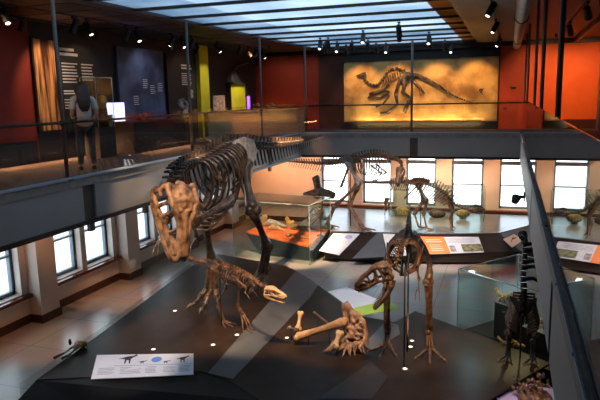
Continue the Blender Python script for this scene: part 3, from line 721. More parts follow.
Hb = bd[-1].copy(); fB = (bd[1]-bd[-1]); fB.z = 0; fB.normalize(); lB = V((0, 0, 1)).cross(fB)
for s in (-1, 1):
    lat = lB*s
    pts = [(-.22, .03), (-.12, .1), (.06, .11), (.22, .03), (.2, -.04), (.05, -.09), (-.05, -.09), (-.2, -.03)]
    blade('ilium', [Hb+lat*.07+fB*a+V((0, 0, b_+.01)) for a, b_ in pts], lat*.018, mb_, B)
    hip = Hb+lat*.09-V((0, 0, .07))
    if s == -1: k, a, b_, h = ay(239, 283, 10.55), ay(238, 306, 10.75), ay(243, 315, 10.75), V((1, -.75, 0))
    else: k, a, b_, h = hip+fB*.22-V((0, 0, .38)), hip-fB*.1-V((0, 0, .75)), hip+fB*.03-V((0, 0, 1.02)), fB
    b_.z = max(PZ+.06, min(b_.z, PZ+.30) if s == -1 else PZ+.07)
    limb('femur', hip, k, .026, mb_, B); limb('tibia', k, a, .021, mb_, B); limb('fibula', k+lat*.03, a+lat*.02, .008, mb_, B)
    foot(B, a, b_, h, .36, mb_, PZ, spread=.4, toelen=.75)
    limb('pubis', Hb+lat*.03+fB*.06-V((0, 0, .08)), Hb+lat*.015+fB*.22-V((0, 0, .34)), .012, mb_, B)
    sh = bn[-1]+lat*.10-V((0, 0, .20)); sb = bd[1]+lat*.14-V((0, 0, .06))
    MB().tube([sb, sb.lerp(sh, .5), sh], [.03, .02, .035], 7, flat=.4, flatdir=lat).build('scapula', mb_, B)
    el = sh-fB*.05-V((0, 0, .10)); wr = el+fB*.08-V((0, 0, .05)); limb('humerus', sh, el, .010, mb_, B); limb('forearm', el, wr, .008, mb_, B)
    digit([wr, wr+fB*.03-V((0, 0, .03))], .007, B, mb_, .035, 'finger')
rod(B, Hb.x+fB.x*.1, Hb.y+fB.y*.1, PZ, Hb.z-.03, .013)

# ------------------------------------------------------------------ prey bones on rods
def bone_thing(name, label, p, q, r, material, group='prey bones on the platform', rods=True, ends=1.7, r2=None, bow=None):
    p, q = V(p), V(q); mid = (p+q)/2; t = thing(name, (mid.x, mid.y, PZ), label, 'bone', group)
    limb('shaft', p, q, r, material, t, ends=ends, r2=r2, bow=bow)
    if rods:
        for a in (.25, .7):
            c = p.lerp(q, a); rod(t, c.x, c.y, PZ, c.z, .008)
    return t
bt_ = M['bone_t']
bone_thing('thigh_bone', 'long pale orange thigh bone lying across the platform centre', ay(297, 337, 10.3), ay(344, 322, 10.35), .062, bt_, ends=1.5, r2=.075)
bone_thing('shin_bone', 'upright pale orange bone at the left end of the prey remains', ay(298, 329, 10.55), ay(300.5, 313, 10.75), .045, bt_, r2=.04)
bone_thing('foot_bone', 'dark knobbly ankle bone at the left tip of the prey remains', ay(289, 328, 10.45), ay(297, 330.5, 10.4), .035, M['bone_d'])
bone_thing('rib_bone', 'thin brown rib lying behind the long thigh bone', ay(314, 312, 11.3), ay(330, 325, 10.9), .022, M['bone_b'], ends=1.2)
bone_thing('hip_bone', 'short cream bone in front of the rough fossil block', ay(340, 333, 10.1), ay(335, 346, 9.95), .055, mat('cream_bone', (.5, .32, .15), (.72, .5, .27), 8, .5), ends=1.5)
fb_ = thing('fossil_block', az(352, 350, PZ), 'rough upright fossil hip block with holes and spiky rib ends', 'fossil')
mb = MB()
q0 = [(345, 303), (351, 311), (358, 314), (363, 322), (366, 335), (362, 347), (352, 353), (340, 352), (345, 341), (347, 330), (346, 318)]
path = [ay(x, y, 10.35+.012*(353-y)*.35) for x, y in q0]
for i in range(len(path)):
    p = path[i]; q = path[(i+1) % len(path)]
    mb.tube([p, p.lerp(q, .5)+V((random.uniform(-.03, .03), 0, random.uniform(-.03, .03))), q], [random.uniform(.045, .08) for _ in range(3)], 7)
cen = ay(355, 332, 10.4)
for i in (1, 3, 5, 7, 9): mb.tube([path[i], path[i].lerp(cen, .55), cen], [.06, .05, .07], 7)
for i in range(60):
    p = random.choice(path).lerp(cen, random.random()*.85); mb.ell(p+V((random.uniform(-.05, .05), random.uniform(-.08, .08), random.uniform(-.05, .05))), random.uniform(.03, .07), random.uniform(.03, .07), random.uniform(.03, .07), 7, 5)
mb.build('hip_plate', M['bone_r'], fb_, remesh=.014)
for i in range(13):
    a = az(330+i*2.9, 351-abs(i-5)*.6, PZ+.10); d = V((-.12+.02*i+random.uniform(-.08, .08), random.uniform(-.16, -.05), random.uniform(-.085, -.02))); MB().tube([a+V((.05, .12, .10)), a+V((0, 0, random.uniform(0, .06))), a+d], [.03, .028, .012], 6).build('rib_fragment', M['bone_r'], fb_)
for x in (343, 360): p = az(x, 347, PZ); rod(fb_, p.x, p.y+.1, PZ, PZ+.3, .008)

# small fossil at the left edge of the platform
sf = thing('fossil_claw_mount', az(72, 352, PZ), 'small ochre fossil with dark forked mount on the platform left edge', 'fossil')
mb = MB()
for i in range(9): mb.ell(az(76+i*1.1, 347-i*.6+random.uniform(-3, 2), PZ+.07), .07, .05, .06, 7, 5, noise=.15)
mb.build('ochre_fossil', M['gold'], sf, remesh=.02)
for dx in (0, 3): MB().tube([az(74+dx*.5, 346+dx, PZ+.05), az(64+dx*1.5, 353+dx*.8, PZ+.06), az(54+dx*2.5, 358+dx*.2, PZ+.05)], [.022, .02, .03], 7).build('dark_prong', M['bone_d'], sf)
MB().ell(az(70, 342, PZ+.12), .03, .03, .07).build('dark_knob', M['black'], sf)

# ------------------------------------------------------------------ back platform
BZ = .75
bpoly = [az(340, 214, BZ), az(346, 232, BZ), az(440, 233, BZ), az(500, 232, BZ), az(531, 223, BZ), V((2.0, 21.6, BZ)), V((2.2, 22.7, BZ)), V((-6.6, 22.7, BZ))]
bpoly[0] = V((-6.5, 21.0, BZ)); bpoly[1] = V((-4.95, 18.75, BZ))
ftop = [(-4.95, 18.75), (-2.0, 19.15), (-.15, 19.7), (.85, 21.2)]
bp = thing('platform', (-2.5, 20.8, 0), 'long grey topped platform with angled label slopes by the far windows', 'platform')
MB().slab([(-6.9, 19.3), (-5.5, 19.3), (-5.5, 18.68)]+ftop+[(2.0, 21.7), (2.0, 22.75), (-6.9, 22.75)], .66, BZ).build('deck', M['plattop'], bp)
# sloped front: top edge -> lip
lipz = .40
topp = [(-5.5, 18.68)]+ftop
def offset_line(pts, d):
    o = []; k = len(pts)
    def nrm(a, b): e = V((b[0]-a[0], b[1]-a[1], 0)).normalized(); return V((e.y, -e.x, 0))
    for i in range(k):
        n1 = nrm(pts[max(i-1, 0)], pts[max(i-1, 0)+1]); n2 = nrm(pts[min(i, k-2)], pts[min(i, k-2)+1]); q = n1+n2; q = q*(2*d/q.length_squared)
        o.append((pts[i][0]+q.x, pts[i][1]+q.y))
    return o
lipp = offset_line(topp, 1.05)
sl = MB()
for i in range(4):
    a, b_ = V((*lipp[i], lipz)), V((*lipp[i+1], lipz)); c_, d_ = V((*topp[i+1], .73)), V((*topp[i], .73))
    bb = len(sl.v); sl.v += [a, b_, c_, d_, V((a.x, a.y, .08)), V((b_.x, b_.y, .08)), V((c_.x, c_.y, .08)), V((d_.x, d_.y, .08))]
    for q in ((0, 1, 2, 3), (4, 5, 1, 0), (7, 6, 5, 4), (5, 6, 2, 1), (6, 7, 3, 2), (7, 4, 0, 3)): sl.quad([bb+k for k in q])
sl.build('sloping_front', mat('dark_brown_board', (.022, .012, .008), None, rough=.4), bp)
MB().slab([(-6.85, 19.35), (-5.45, 19.35), (-5.45, 18.83), (-4.95, 18.9), (-2.0, 19.3), (-.2, 19.85), (.75, 21.3), (1.9, 21.8), (1.9, 22.6), (-6.85, 22.6)], 0, .64).build('plinth', M['platblack'], bp)
def slope_pt(x, y, i):
    a = V((*lipp[i], lipz)); b_ = V((*lipp[i+1], lipz)); d_ = V((*topp[i+1], .73)); n = (b_-a).cross(d_-a).normalized()
    v = ray(x, y); return EYE+v*((a-EYE).dot(n)/v.dot(n)), n
def slope_board(name, label, cs, i, material):
    ps = [slope_pt(x, y, i) for x, y in cs]; n = ps[0][1]; n = n if n.z > 0 else -n
    ps = [p+n*.004 for p, _ in ps]; t = thing(name, (ps[0]+ps[2])/2, label, 'label panel')
    o, at, n = panel(t, ps, 'board', material, .01); return t, at, n
t, at, n = slope_board('label_panel', 'pale pink white label panel with lilac disc on the far slope', [(333.5, 233.5), (360, 234), (339, 255.5), (319, 251)], 1, M['paper'])
t.location = t.location
MB().disc(at(.70, .82), .13, n, .003).build('lilac_disc', M['lilac'], t); textlines(at, n, .15, .75, .2, .65, 6, M['paper2'], t, th=.4); rect(at, n, .1, .08, .2, .18, 'small_mark', M['lilac'], t)
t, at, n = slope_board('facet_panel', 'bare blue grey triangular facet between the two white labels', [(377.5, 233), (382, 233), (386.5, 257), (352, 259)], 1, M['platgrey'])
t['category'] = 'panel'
t, at, n = slope_board('label_panel', 'white label panel with tan disc behind the stooping skeleton', [(383, 234), (405, 235), (408, 256), (387.5, 256)], 1, M['paper'])
MB().disc(at(.68, .72), .11, n, .003).build('tan_disc', M['tan'], t); textlines(at, n, .1, .5, .2, .6, 4, M['ink'], t, th=.3)
t, at, n = slope_board('label_panel', 'wide label panel with orange end and lilac text on the far slope', [(420.5, 237), (478.5, 237.2), (484, 252.5), (428.5, 254.6)], 2, M['paper2'])
rect(at, n, 0, 0, .40, 1, 'orange_field', M['orangepanel'], t); rect(at, n, .64, .06, .995, .52, 'photograph', M['photo'], t, .001); rect(at, n, .42, .08, .52, .45, 'small_photograph', M['photog'], t, .001)
textlines(at, n, .05, .36, .62, .86, 2, M['white'], t, th=.3, h=.004); textlines(at, n, .08, .34, .12, .55, 4, M['white'], t, th=.25, h=.004); textlines(at, n, .44, .95, .6, .9, 4, M['ink'], t, th=.3)
t, at, n = slope_board('label_panel', 'small diamond label with brown drawing at the right end of the far slope', [(503, 239.5), (514, 234.5), (523.5, 240), (512, 248)], 3, mat('beige_panel', (.78, .56, .42), None))
MB().tube([at(.2, .4), at(.5, .6), at(.8, .5)], [.02, .07, .02], 6, flat=.1).build('drawing', M['bone_b'], t)

# back skeleton one: slim biped with head turned to the viewer
A = thing('theropod_skeleton', (-4.9, 19.4, BZ), 'slim two-legged dinosaur skeleton with long tail against the far windows', 'dinosaur skeleton')
ma = M['bone_b']
an = [ay(402, 170, 18.7), ay(401.5, 164, 18.8), ay(397, 160, 18.95), ay(390, 158, 19.1)]
ad = [an[-1], ay(378, 155.5, 19.25), ay(366, 156.5, 19.4), ay(354, 160, 19.5)]
as_ = [ad[-1], ay(344, 161, 19.6)]
at_ = [as_[-1], ay(328, 163.5, 19.75), ay(308, 162.5, 19.9), ay(284, 161, 20.1)]
spine(A, an, 8, lin(.05, .06), lin(.07, .08), lin(.07, .09), ma)
fa = spine(A, ad, 13, lin(.075, .08), lin(.15, .17), lin(.14, .14), ma)
spine(A, as_, 5, lin(.065, .06), lin(.14, .13), lin(.08, .08), ma)
spine(A, at_, 24, lin(.08, .022), lin(.15, .05), lin(.1, .015), ma, chev=lin(.26, .14))
ribs(A, *fa, hump(.20, .28, .22), hump(.6, .75, .45), .021, ma, sweep=.2)
skull(A, ay(401, 171, 18.65), V((-.05, -.75, -.62)), V((0, -.6, .8)), .62, M['shell_d'], jaw=.1, width=.75, tall=.8, vox=.022, teeth=False)
Ha = as_[0].lerp(as_[1], .4); fA = (ad[1]-ad[-1]); fA.z = 0; fA.normalize(); lA = V((0, 0, 1)).cross(fA)
legsA = {1: (ay(358, 187, 19.6), ay(349.5, 206, 19.5), ay(363, 223, 19.0)), -1: (ay(359.5, 183, 19.2), ay(334, 207, 19.25), ay(327, 217, 19.2))}
for s in (-1, 1):
    lat = lA*s; pts = [(-.36, .06), (-.2, .16), (.12, .18), (.38, .05), (.36, -.06), (.1, -.14), (-.08, -.14), (-.34, -.05)]
    blade('ilium', [Ha+lat*.1+fA*a+V((0, 0, b_)) for a, b_ in pts], lat*.025, M['bone_d'], A)
    k, a, b_ = legsA[s]; hip = Ha+lat*.14-V((0, 0, .1))
    b_.z = BZ+.07
    limb('femur', hip, k, .075, M['bone_g'], A); limb('tibia', k, a, .06, ma, A); limb('fibula', k+lat*.05, a+lat*.04, .014, ma, A); foot(A, a, b_, V((.6, -.5, 0)), .75, ma, BZ, spread=.5, toelen=.5)
    limb('pubis', Ha+lat*.05-V((0, 0, .1)), ay(341, 187, 19.5)+lat*.03, .026, ma, A)
    sh = ay(374, 165, 19.2)+lat*.18; el = ay(384, 173, 19.0)+lat*.16; wr = ay(373, 182, 18.9)+lat*.12
    limb('humerus', sh, el, .026, ma, A); limb('forearm', el, wr, .02, ma, A); digit([wr, wr-fA*.08-V((0, 0, .05))], .014, A, ma, .06, 'finger')
p = ay(352, 165, 19.5); rod(A, Ha.x, Ha.y, BZ, Ha.z, .018)

# back skeleton two: low plant-eater with spiny back, head down to the right
D = thing('ornithopod_skeleton', (-2.4, 19.9, BZ), 'low four-footed dinosaur skeleton with spiny arched back facing right', 'dinosaur skeleton')
dn = [ay(472, 206, 19.9), ay(467, 209, 19.9), ay(460, 207, 19.9), ay(453, 202.5, 19.9)]
dd = [dn[-1], ay(445, 193.5, 19.9), ay(433, 186, 19.9), ay(421, 182, 19.9)]
ds_ = [dd[-1], ay(412, 181.5, 19.9)]
dt = [ds_[-1], ay(398, 182, 19.9), ay(380, 182.5, 19.95), ay(358, 182.5, 20.0)]
spine(D, dn, 7, lin(.035, .045), lin(.05, .08), lin(.05, .07), ma)
fd = spine(D, dd, 14, lin(.055, .065), lin(.17, .24), lin(.1, .1), ma)
spine(D, ds_, 4, lin(.055, .055), lin(.2, .17), lin(.08, .08), ma)
spine(D, dt, 26, lin(.075, .035), lin(.12, .05), lin(.08, .02), ma, chev=lin(.24, .16))
ribs(D, *fd, hump(.18, .28, .26), hump(.34, .52, .48), .021, ma, sweep=.25)
skull(D, ay(473, 209.5, 19.85), V((.95, -.3, -.05)), V((0, -.1, 1)), .40, ma, jaw=.1, width=.75, tall=1.0, vox=.025, teeth=False)
Hd = ds_[0].lerp(ds_[1], .3); fD = (dd[1]-dd[-1]); fD.z = 0; fD.normalize(); lD = V((0, 0, 1)).cross(fD)
for s in (-1, 1):
    lat = lD*s; pts = [(-.34, .0), (-.15, .13), (.12, .14), (.4, .05), (.36, -.03), (.08, -.12), (-.08, -.12), (-.32, -.06)]
    blade('ilium', [Hd+lat*.1+fD*a+V((0, 0, b_)) for a, b_ in pts], lat*.025, ma, D)
    hip = Hd+lat*.14-V((0, 0, .08)); k = ay(427 if s < 0 else 423, 201, 19.75)+lat*.1; a = ay(424 if s < 0 else 414, 214, 19.85)+lat*.1; b_ = ay(427 if s < 0 else 418, 222, 19.7)+lat*.1; b_.z = BZ+.06
    limb('femur', hip, k, .06, M['bone_d'], D); limb('tibia', k, a, .05, ma, D); limb('fibula', k+lat*.04, a+lat*.03, .012, ma, D); foot(D, a, b_, fD-V((0, .3, 0)), .4, ma, BZ)
    limb('pubis', Hd+lat*.05-V((0, 0, .1)), ay(405, 198, 19.8)+lat*.04, .022, M['bone_d'], D)
    sh = dn[-1]+lat*.2-V((0, 0, .25)); el = sh-fD*.08-V((0, 0, .22)); wr = V((el.x+.06, el.y-.05, BZ+.08))
    MB().tube([dd[1]+lat*.24, sh], [.06, .05], 7, flat=.4, flatdir=lat).build('scapula', ma, D)
    limb('humerus', sh, el, .03, ma, D); limb('forearm', el, wr, .024, ma, D); digit([wr, V((wr.x+.09, wr.y-.06, BZ+.03))], .02, D, ma, .04, 'finger')
rod(D, ay(421, 200, 19.9).x, 19.9, BZ, Hd.z, .016); rod(D, dn[-1].x, 19.95, BZ, dn[-1].z, .014)

# glass case on the back platform with shells
def glass_case(name, label, p0, u, v, z0, z1, lu, lv, plinth=None):
    """box of glass from corner p0 along u (lu) and v (lv)"""
    p0, u, v = V(p0), V(u).normalized(), V(v).normalized(); t = thing(name, (p0.x+u.x*lu/2+v.x*lv/2, p0.y+u.y*lu/2+v.y*lv/2, z0), label, 'display case')
    th = .012
    def wall(a, b, nn):
        return MB().hexa([V((a.x, a.y, z0)), V((b.x, b.y, z0)), V((b.x, b.y, z0))+nn*th, V((a.x, a.y, z0))+nn*th, V((a.x, a.y, z1)), V((b.x, b.y, z1)), V((b.x, b.y, z1))+nn*th, V((a.x, a.y, z1))+nn*th])
    c = [p0, p0+u*lu, p0+u*lu+v*lv, p0+v*lv]; nr = [v, -u, -v, u]
    for i in range(4): wall(c[i], c[(i+1) % 4], nr[i]).build('glass_side', M['caseglass'], t)
    MB().slab([(q.x, q.y) for q in c] if u.cross(v).z > 0 else [(q.x, q.y) for q in c][::-1], z1, z1+.014).build('glass_top', M['caseglass'], t)
    e = MB()
    for i in range(4):
        a, b = c[i], c[(i+1) % 4]; e.tube([(a.x, a.y, z1+.007), (b.x, b.y, z1+.007)], .010, 6); e.tube([(a.x, a.y, z0), (a.x, a.y, z1)], .008, 6)
    e.build('glass_edging', M['glassedge'], t)
    return t, c
gc, cc = glass_case('glass_display_case', 'long low glass case of shells behind the spiny-backed skeleton', (-3.95, 21.35, 0), (1, .02, 0), (0, 1, 0), BZ, 1.82, 3.25, 1.1)
def shell(label, x, y, Y, rx, rz, material):
    p = ay(x, y, Y); t = thing('turtle_shell', (p.x, p.y, BZ), label, 'shell', 'fossil shells in the far glass case')
    mb = MB(); mb.ell(p, rx, rx*.5, rz, 16, 10); mb.build('carapace', material, t)
    mb = MB()
    for k in range(-2, 3): mb.tube([p+V((rx*.36*k, -rx*.5*math.sqrt(max(0, 1-(.36*k)**2-z*z)) , rz*z)) for z in (-.6, -.3, 0, .3, .6) if 1-(.36*k)**2-z*z > 0], .008, 5)
    mb.build('ridge', M['shell_d'], t); rod(t, p.x, p.y+.05, BZ, p.z, .012)
    MB().box((p.x-.12, p.y-.06, BZ), (p.x+.12, p.y+.14, BZ+.02)).build('stand_base', M['black'], t)
shell('round ochre shell in the far case, left of three', 402, 212, 21.7, .27, .22, M['shell_y'])
shell('wide dark brown shell in the far case, middle of three', 437, 213.5, 21.7, .31, .17, M['shell_d'])
shell('flat ochre shell in the far case under the skull', 463, 213.5, 21.7, .26, .15, M['shell_y'])
t = thing('fossil_skull', ay(387, 220, 21.8), 'dark upright fossil skull on two legs at the left of the shell case', 'fossil')
p = ay(387, 203, 21.8); t.location.z = BZ; t['_o'] = list((t.location.x, t.location.y, BZ))
skull(t, p+V((0, .15, .05)), V((0, -.8, -.6)), V((0, -.6, .8)), .5, M['shell_d'], vox=.03, teeth=False, width=.8)
for s in (-.08, .08): MB().tube([(p.x+s, p.y, BZ), (p.x+s*.6, p.y, p.z)], .012, 6).build('support_rod', M['black'], t)

# hat-shaped fossil on a post behind the left case
t = thing('fossil_vertebra', (-6.9, 21.2, 0), 'dark hat-shaped fossil on a post above the left glass case', 'fossil')
mb = MB()
def hp(x, y): return ay(x, y, 20.6)
t.location = (hp(322, 190).x, 20.6, BZ); t['_o'] = [hp(322, 190).x, 20.6, BZ]
mb.tube([hp(317, 176), hp(316.5, 181), hp(318, 188), hp(321, 193)], [.10, .14, .13, .22], 9); mb.tube([hp(303, 194), hp(310, 193.5), hp(320, 193), hp(330, 194.5), hp(335, 196)], [.05, .12, .22, .17, .12], 9, flat=1); mb.tube([hp(313, 180), hp(319, 177)], [.1, .11], 8)
mb.build('fossil_bone', M['bone_b'], t, remesh=.03); rod(t, t.location.x, 20.6, BZ, hp(320, 193).z, .02)
MB().box((t.location.x-.2, 20.4, BZ), (t.location.x+.2, 20.8, BZ+.03)).build('stand_base', M['black'], t)

# ------------------------------------------------------------------ left glass case with orange bed
a_ = az(234, 256, .02); b_ = az(310, 265, .02); u = (b_-a_); u.z = 0; lu = u.length; u.normalize(); v = V((-u.y, u.x, 0))
ztop = (ay(234, 199.5, a_.y).z+ay(310, 207, b_.y).z)/2
gc, cc = glass_case('glass_display_case', 'large glass case with orange fossil bed left of the far platform', (a_.x, a_.y, 0), u, v, .03, ztop, lu, 1.6)
oc = a_+u*lu*.52+v*.9
bed = thing('display_bed', (oc.x, oc.y, 0), 'orange sloped fossil bed on a dark base inside the left case', 'display bed')
def lc(s, t_, z): q = a_+u*lu*s+v*1.75*t_; return V((q.x, q.y, z))
zb = .03
f1, f2, b1, b2 = ay(246, 231.5, 17.95), ay(308.5, 246, 17.6), ay(262, 224.5, 18.75), ay(328, 229, 18.7)
g1, g2, h1, h2 = lc(.24, .30, zb), lc(.98, .24, zb), lc(.24, .86, zb), lc(.98, .86, zb)
dn_ = V((0, 0, -.05)); MB().hexa([g1, g2, h2, h1, f1+dn_, f2+dn_, b2+dn_, b1+dn_]).build('base', mat('dark_teal_base', (.025, .035, .042), None), bed)
MB().hexa([f1+dn_, f2+dn_, b2+dn_, b1+dn_, f1, f2, b2, b1]).build('orange_bed', M['orangesand'], bed)
def bedpt(s, t_): return f1.lerp(f2, s).lerp(b1.lerp(b2, s), t_)
specs = [('rock_fossil', 'brown skull-like fossil at the left end of the orange bed', .06, .75, .22, .16, 'bone_t', 'rock'), ('rock_fossil', 'grey brown long-snouted fossil on the orange bed left half', .25, .8, .38, .10, 'bone_g', 'long'),
         ('rock_fossil', 'ochre crested fossil near the back of the orange bed', .47, .85, .18, .17, 'gold', 'rock'), ('rock_fossil', 'brown low fossil lying below the crested one', .36, .5, .26, .08, 'bone_t', 'long'), ('rock_fossil', 'pale jaw fossil right of the orange bed centre', .66, .72, .30, .08, 'bone_s', 'long'),
         ('rock_fossil', 'small tan fossil at the front of the orange bed', .62, .25, .10, .05, 'bone_t', 'rock'), ('rock_fossil', 'small pinkish oval fossil near the bed right end', .82, .3, .15, .04, 'bone_t', 'long'), ('rock_fossil', 'tiny ochre fossil at the right front of the bed', .74, .2, .06, .06, 'gold', 'rock')]
for nm, lb, s, t_, L_, h_, mt_, kd in specs:
    p = bedpt(s, t_); mb = MB(); L_ *= 1.25; h_ *= 1.6
    if kd == 'rock':
        for i in range(9): mb.ell(p+V((random.uniform(-L_, L_)*.6, random.uniform(-.08, .08), random.uniform(.0, h_*1.3)+.02)), L_*.35, L_*.3, h_*.5, 8, 6, noise=.12)
    else:
        mb.tube([p+u*(-L_)+V((0, 0, h_*.5)), p+u*(-L_*.4)+V((0, 0, h_)), p+u*(L_*.2)+V((0, 0, h_*.9)), p+u*L_+V((0, 0, h_*.35))], [h_*.5, h_*.9, h_*.6, h_*.3], 8)
        for i in range(4): mb.ell(p+u*random.uniform(-.8, .3)*L_+V((0, 0, h_*1.2)), h_*.5, h_*.5, h_*.5, 7, 5, noise=.2)
    tag(mb.build(nm, M[mt_], None, base=p, remesh=max(.018, h_*.2)), lb, 'fossil', 'fossils on the orange bed')
# dark big skull at the case right end
t = thing('fossil_skull', lc(1.18, .62, 0), 'large dark horned skull on a stand at the right end of the orange bed', 'fossil')
t.location.z = 0
p = ay(320, 211, 18.2); zb2 = bedpt(.9, .5).z+.03; t.location = (p.x, p.y, zb2); t['_o'] = [p.x, p.y, zb2]
skull(t, p+V((.1, .1, .02)), V((-.75, -.35, -.55)), V((-.5, -.1, .86)), .62, M['shell_d'], jaw=.25, vox=.02, width=.85)
rod(t, p.x, p.y+.05, zb2, p.z, .018)
MB().box((p.x-.12, p.y-.05, zb2), (p.x+.12, p.y+.15, zb2+.02)).build('stand_base', M['black'], t)

# ------------------------------------------------------------------ right glass case with gold fossils
a_ = az(455, 325, PZ); d_ = az(548, 363, PZ); u = d_-a_; u.z = 0; lu = u.length+.5; u.normalize(); v = V((-u.y, u.x, 0)); a_ = a_+v*.06
ztop = ay(455, 269, a_.y).z
gc, cc = glass_case('glass_display_case', 'large glass case of ochre fossils at the right behind the platform', (a_.x, a_.y, 0), u, v, .30, ztop, lu, 1.9)
cpl = [(q.x, q.y) for q in inset([(q.x, q.y) for q in cc], .0)] if False else [(q.x, q.y) for q in cc]
MB().slab(cpl, 0, .29).build('plinth', M['platblack'], gc)
def rc(s, t_, z): q = a_+u*lu*s+v*1.9*t_; return V((q.x, q.y, z))
pd = thing('pedestal', rc(.32, .3, .3), 'dark square pedestal inside the right glass case', 'pedestal')
q = rc(.30, .32, 0); MB().hexa([q-u*.2-v*.2+V((0, 0, .30)), q+u*.2-v*.2+V((0, 0, .30)), q+u*.2+v*.2+V((0, 0, .30)), q-u*.2+v*.2+V((0, 0, .30)), q-u*.2-v*.2+V((0, 0, 1.02)), q+u*.2-v*.2+V((0, 0, 1.02)), q+u*.2+v*.2+V((0, 0, 1.02)), q-u*.2+v*.2+V((0, 0, 1.02))]).build('block', M['platblack'], pd)
MB().obox((q.x, q.y, 1.027), u*.21, v*.21, (0, 0, .006)).build('top_plate', M['black'], pd)
pd = thing('pedestal', rc(.60, .35, .3), 'wide low black pedestal at the middle of the right glass case', 'pedestal')
q2 = rc(.60, .4, 0); MB().obox((q2.x, q2.y, .50), u*.38, v*.3, (0, 0, .20)).build('block', M['platblack'], pd); MB().obox((q2.x, q2.y, .706), u*.39, v*.31, (0, 0, .006)).build('top_plate', M['plattop'], pd)
def goldfossil(label, c, sc, seed):
    random.seed(seed); c = V(c); t = thing('fossil_skeleton', c, label, 'fossil', 'ochre fossils in the right glass case')
    mb = MB(); pts = [c+u*sc*(.5-.14*i)+V((0, 0, sc*(.22+.10*math.sin(i*.9)))) for i in range(8)]; mb.tube(pts, [sc*.05]*8, 7)
    for p in pts: mb.ell(p, sc*.065, sc*.065, sc*.08, 6, 5)
    mb.build('backbone', M['gold'], t)
    for i in (1, 2, 3, 4, 5):
        for s in (-1, 1): MB().tube([pts[i], pts[i]+v*s*sc*.16-V((0, 0, sc*.05)), pts[i]+v*s*sc*.13-V((0, 0, sc*.17))], sc*.016, 5).build('rib', M['gold'], t)
    MB().ell(pts[0]+u*sc*.12+V((0, 0, sc*.04)), sc*.16, sc*.09, sc*.09, 9, 7, (u, v, V((0, 0, 1)))).build('skull', M['gold'], t)
    for i in (2, 5):
        for s in (-1, 1): MB().tube([pts[i], pts[i]+v*s*sc*.18-V((0, 0, sc*.02)), V((pts[i].x, pts[i].y, c.z))+v*s*sc*.2], [sc*.03, sc*.022, sc*.025], 6).build('leg', M['gold'], t)
goldfossil('small ochre skeleton standing on the dark square pedestal', (q.x, q.y, 1.034), .7, 3)
goldfossil('ochre skeleton on the wide low pedestal in the right case', (q2.x, q2.y, .713), .75, 5)
goldfossil('ochre skeleton low at the right of the glass case', rc(.87, .22, .301), .5, 8)
q3 = rc(.42, .11, .301); goldfossil('ochre skeleton on the case floor beside the square pedestal', q3, .5, 11)
random.seed(21)

# dark upright skeleton in front of the right case, seen end on
K = thing('upright_skeleton', az(522, 352, PZ), 'dark upright skeleton column with side prongs beside the right fascia', 'skeleton')
kp = [ay(522, 316, 10.75), ay(523, 304, 10.75), ay(524, 290, 10.8), ay(523.5, 275, 10.85), ay(525, 258, 10.9), ay(525, 246, 10.95), ay(522.5, 236, 11.0)]
cs = crom(kp, 15)
for i in range(14):
    c = (cs[i]+cs[i+1])/2; t_ = (cs[i+1]-cs[i]).normalized(); mb = MB(); vertebra(mb, c, t_, V((0, -1, 0)), V((1, 0, 0)), (cs[i+1]-cs[i]).length, .075-.002*i, .10, 0); mb.build('vertebra', M['bone_k'], K)
    if i in (6, 8, 9, 11, 12):
        MB().tube([c, c+V((.16, 0, .03)), c+V((.25, -.03, -.02)), c+V((.27, -.03, -.08))], [.045, .035, .03, .015], 7).build('side_prong', M['bone_k'], K)
skull(K, kp[-1]+V((0, .05, 0)), V((.25, -.9, -.3)), V((0, -.3, .9)), .26, M['bone_k'], vox=.03, teeth=False)
for s in (-1, 1):
    hip = kp[0]+V((s*.10, 0, .02))
    blade('pelvis_plate', [kp[1]+V((s*.05, -.2, .05)), kp[1]+V((s*.22, -.1, .12)), kp[1]+V((s*.24, .2, 0)), kp[0]+V((s*.16, .2, -.12)), kp[0]+V((s*.06, -.15, -.1))], (0, 0, .05), M['bone_k'], K)
    k = V((hip.x+s*.13, hip.y-.22, hip.z-.28)); a = V((hip.x+s*.10, hip.y+.08, hip.z-.5)); bq = V((hip.x+s*.11, hip.y-.02, PZ+.07))
    a.z = max(a.z, PZ+.25)
    limb('femur', hip, k, .04, M['bone_k'], K); limb('tibia', k, a, .032, M['bone_k'], K); foot(K, a, bq, V((-.2, -1, 0)), .4, M['bone_k'], PZ)
    for j in range(7):
        c = cs[1+j//2]+V((0, 0, (j%2)*.05)); MB().tube([c, c+V((s*.17, .02, .0)), c+V((s*(.27-.015*j), -.08, -.10)), c+V((s*(.24-.015*j), -.2, -.24)), c+V((s*.08, -.28, -.30))], .024, 6).build('rib', M['bone_k'], K)
rod(K, kp[0].x, kp[0].y+.06, PZ, kp[0].z, .014)

# camera-like black fixture hung from the right fascia
p = ax(521, 196, XR-.02); 
t = thing('fascia_camera', p, 'small black camera bracket sticking out from the right fascia', 'lamp')
p = V((XR, 13.2, ay(521, 197, 13.2).z)); q = ay(514.5, 199, 13.2)
t.location = p; t['_o'] = list(p)
MB().tube([p, ay(518, 196.5, 13.2), ay(515.5, 197, 13.2)], .035, 8).build('arm', M['black'], t); MB().tube([ay(516.5, 197, 13.2), ay(514.5, 202, 13.1)], [.10, .075], 10).build('lamp_body', M['black'], t)
MB().box((XR-.03, 13.1, p.z-.1), (XR+.0, 13.3, max(p.z+.1, st+.05))).build('wall_plate', M['black'], t)

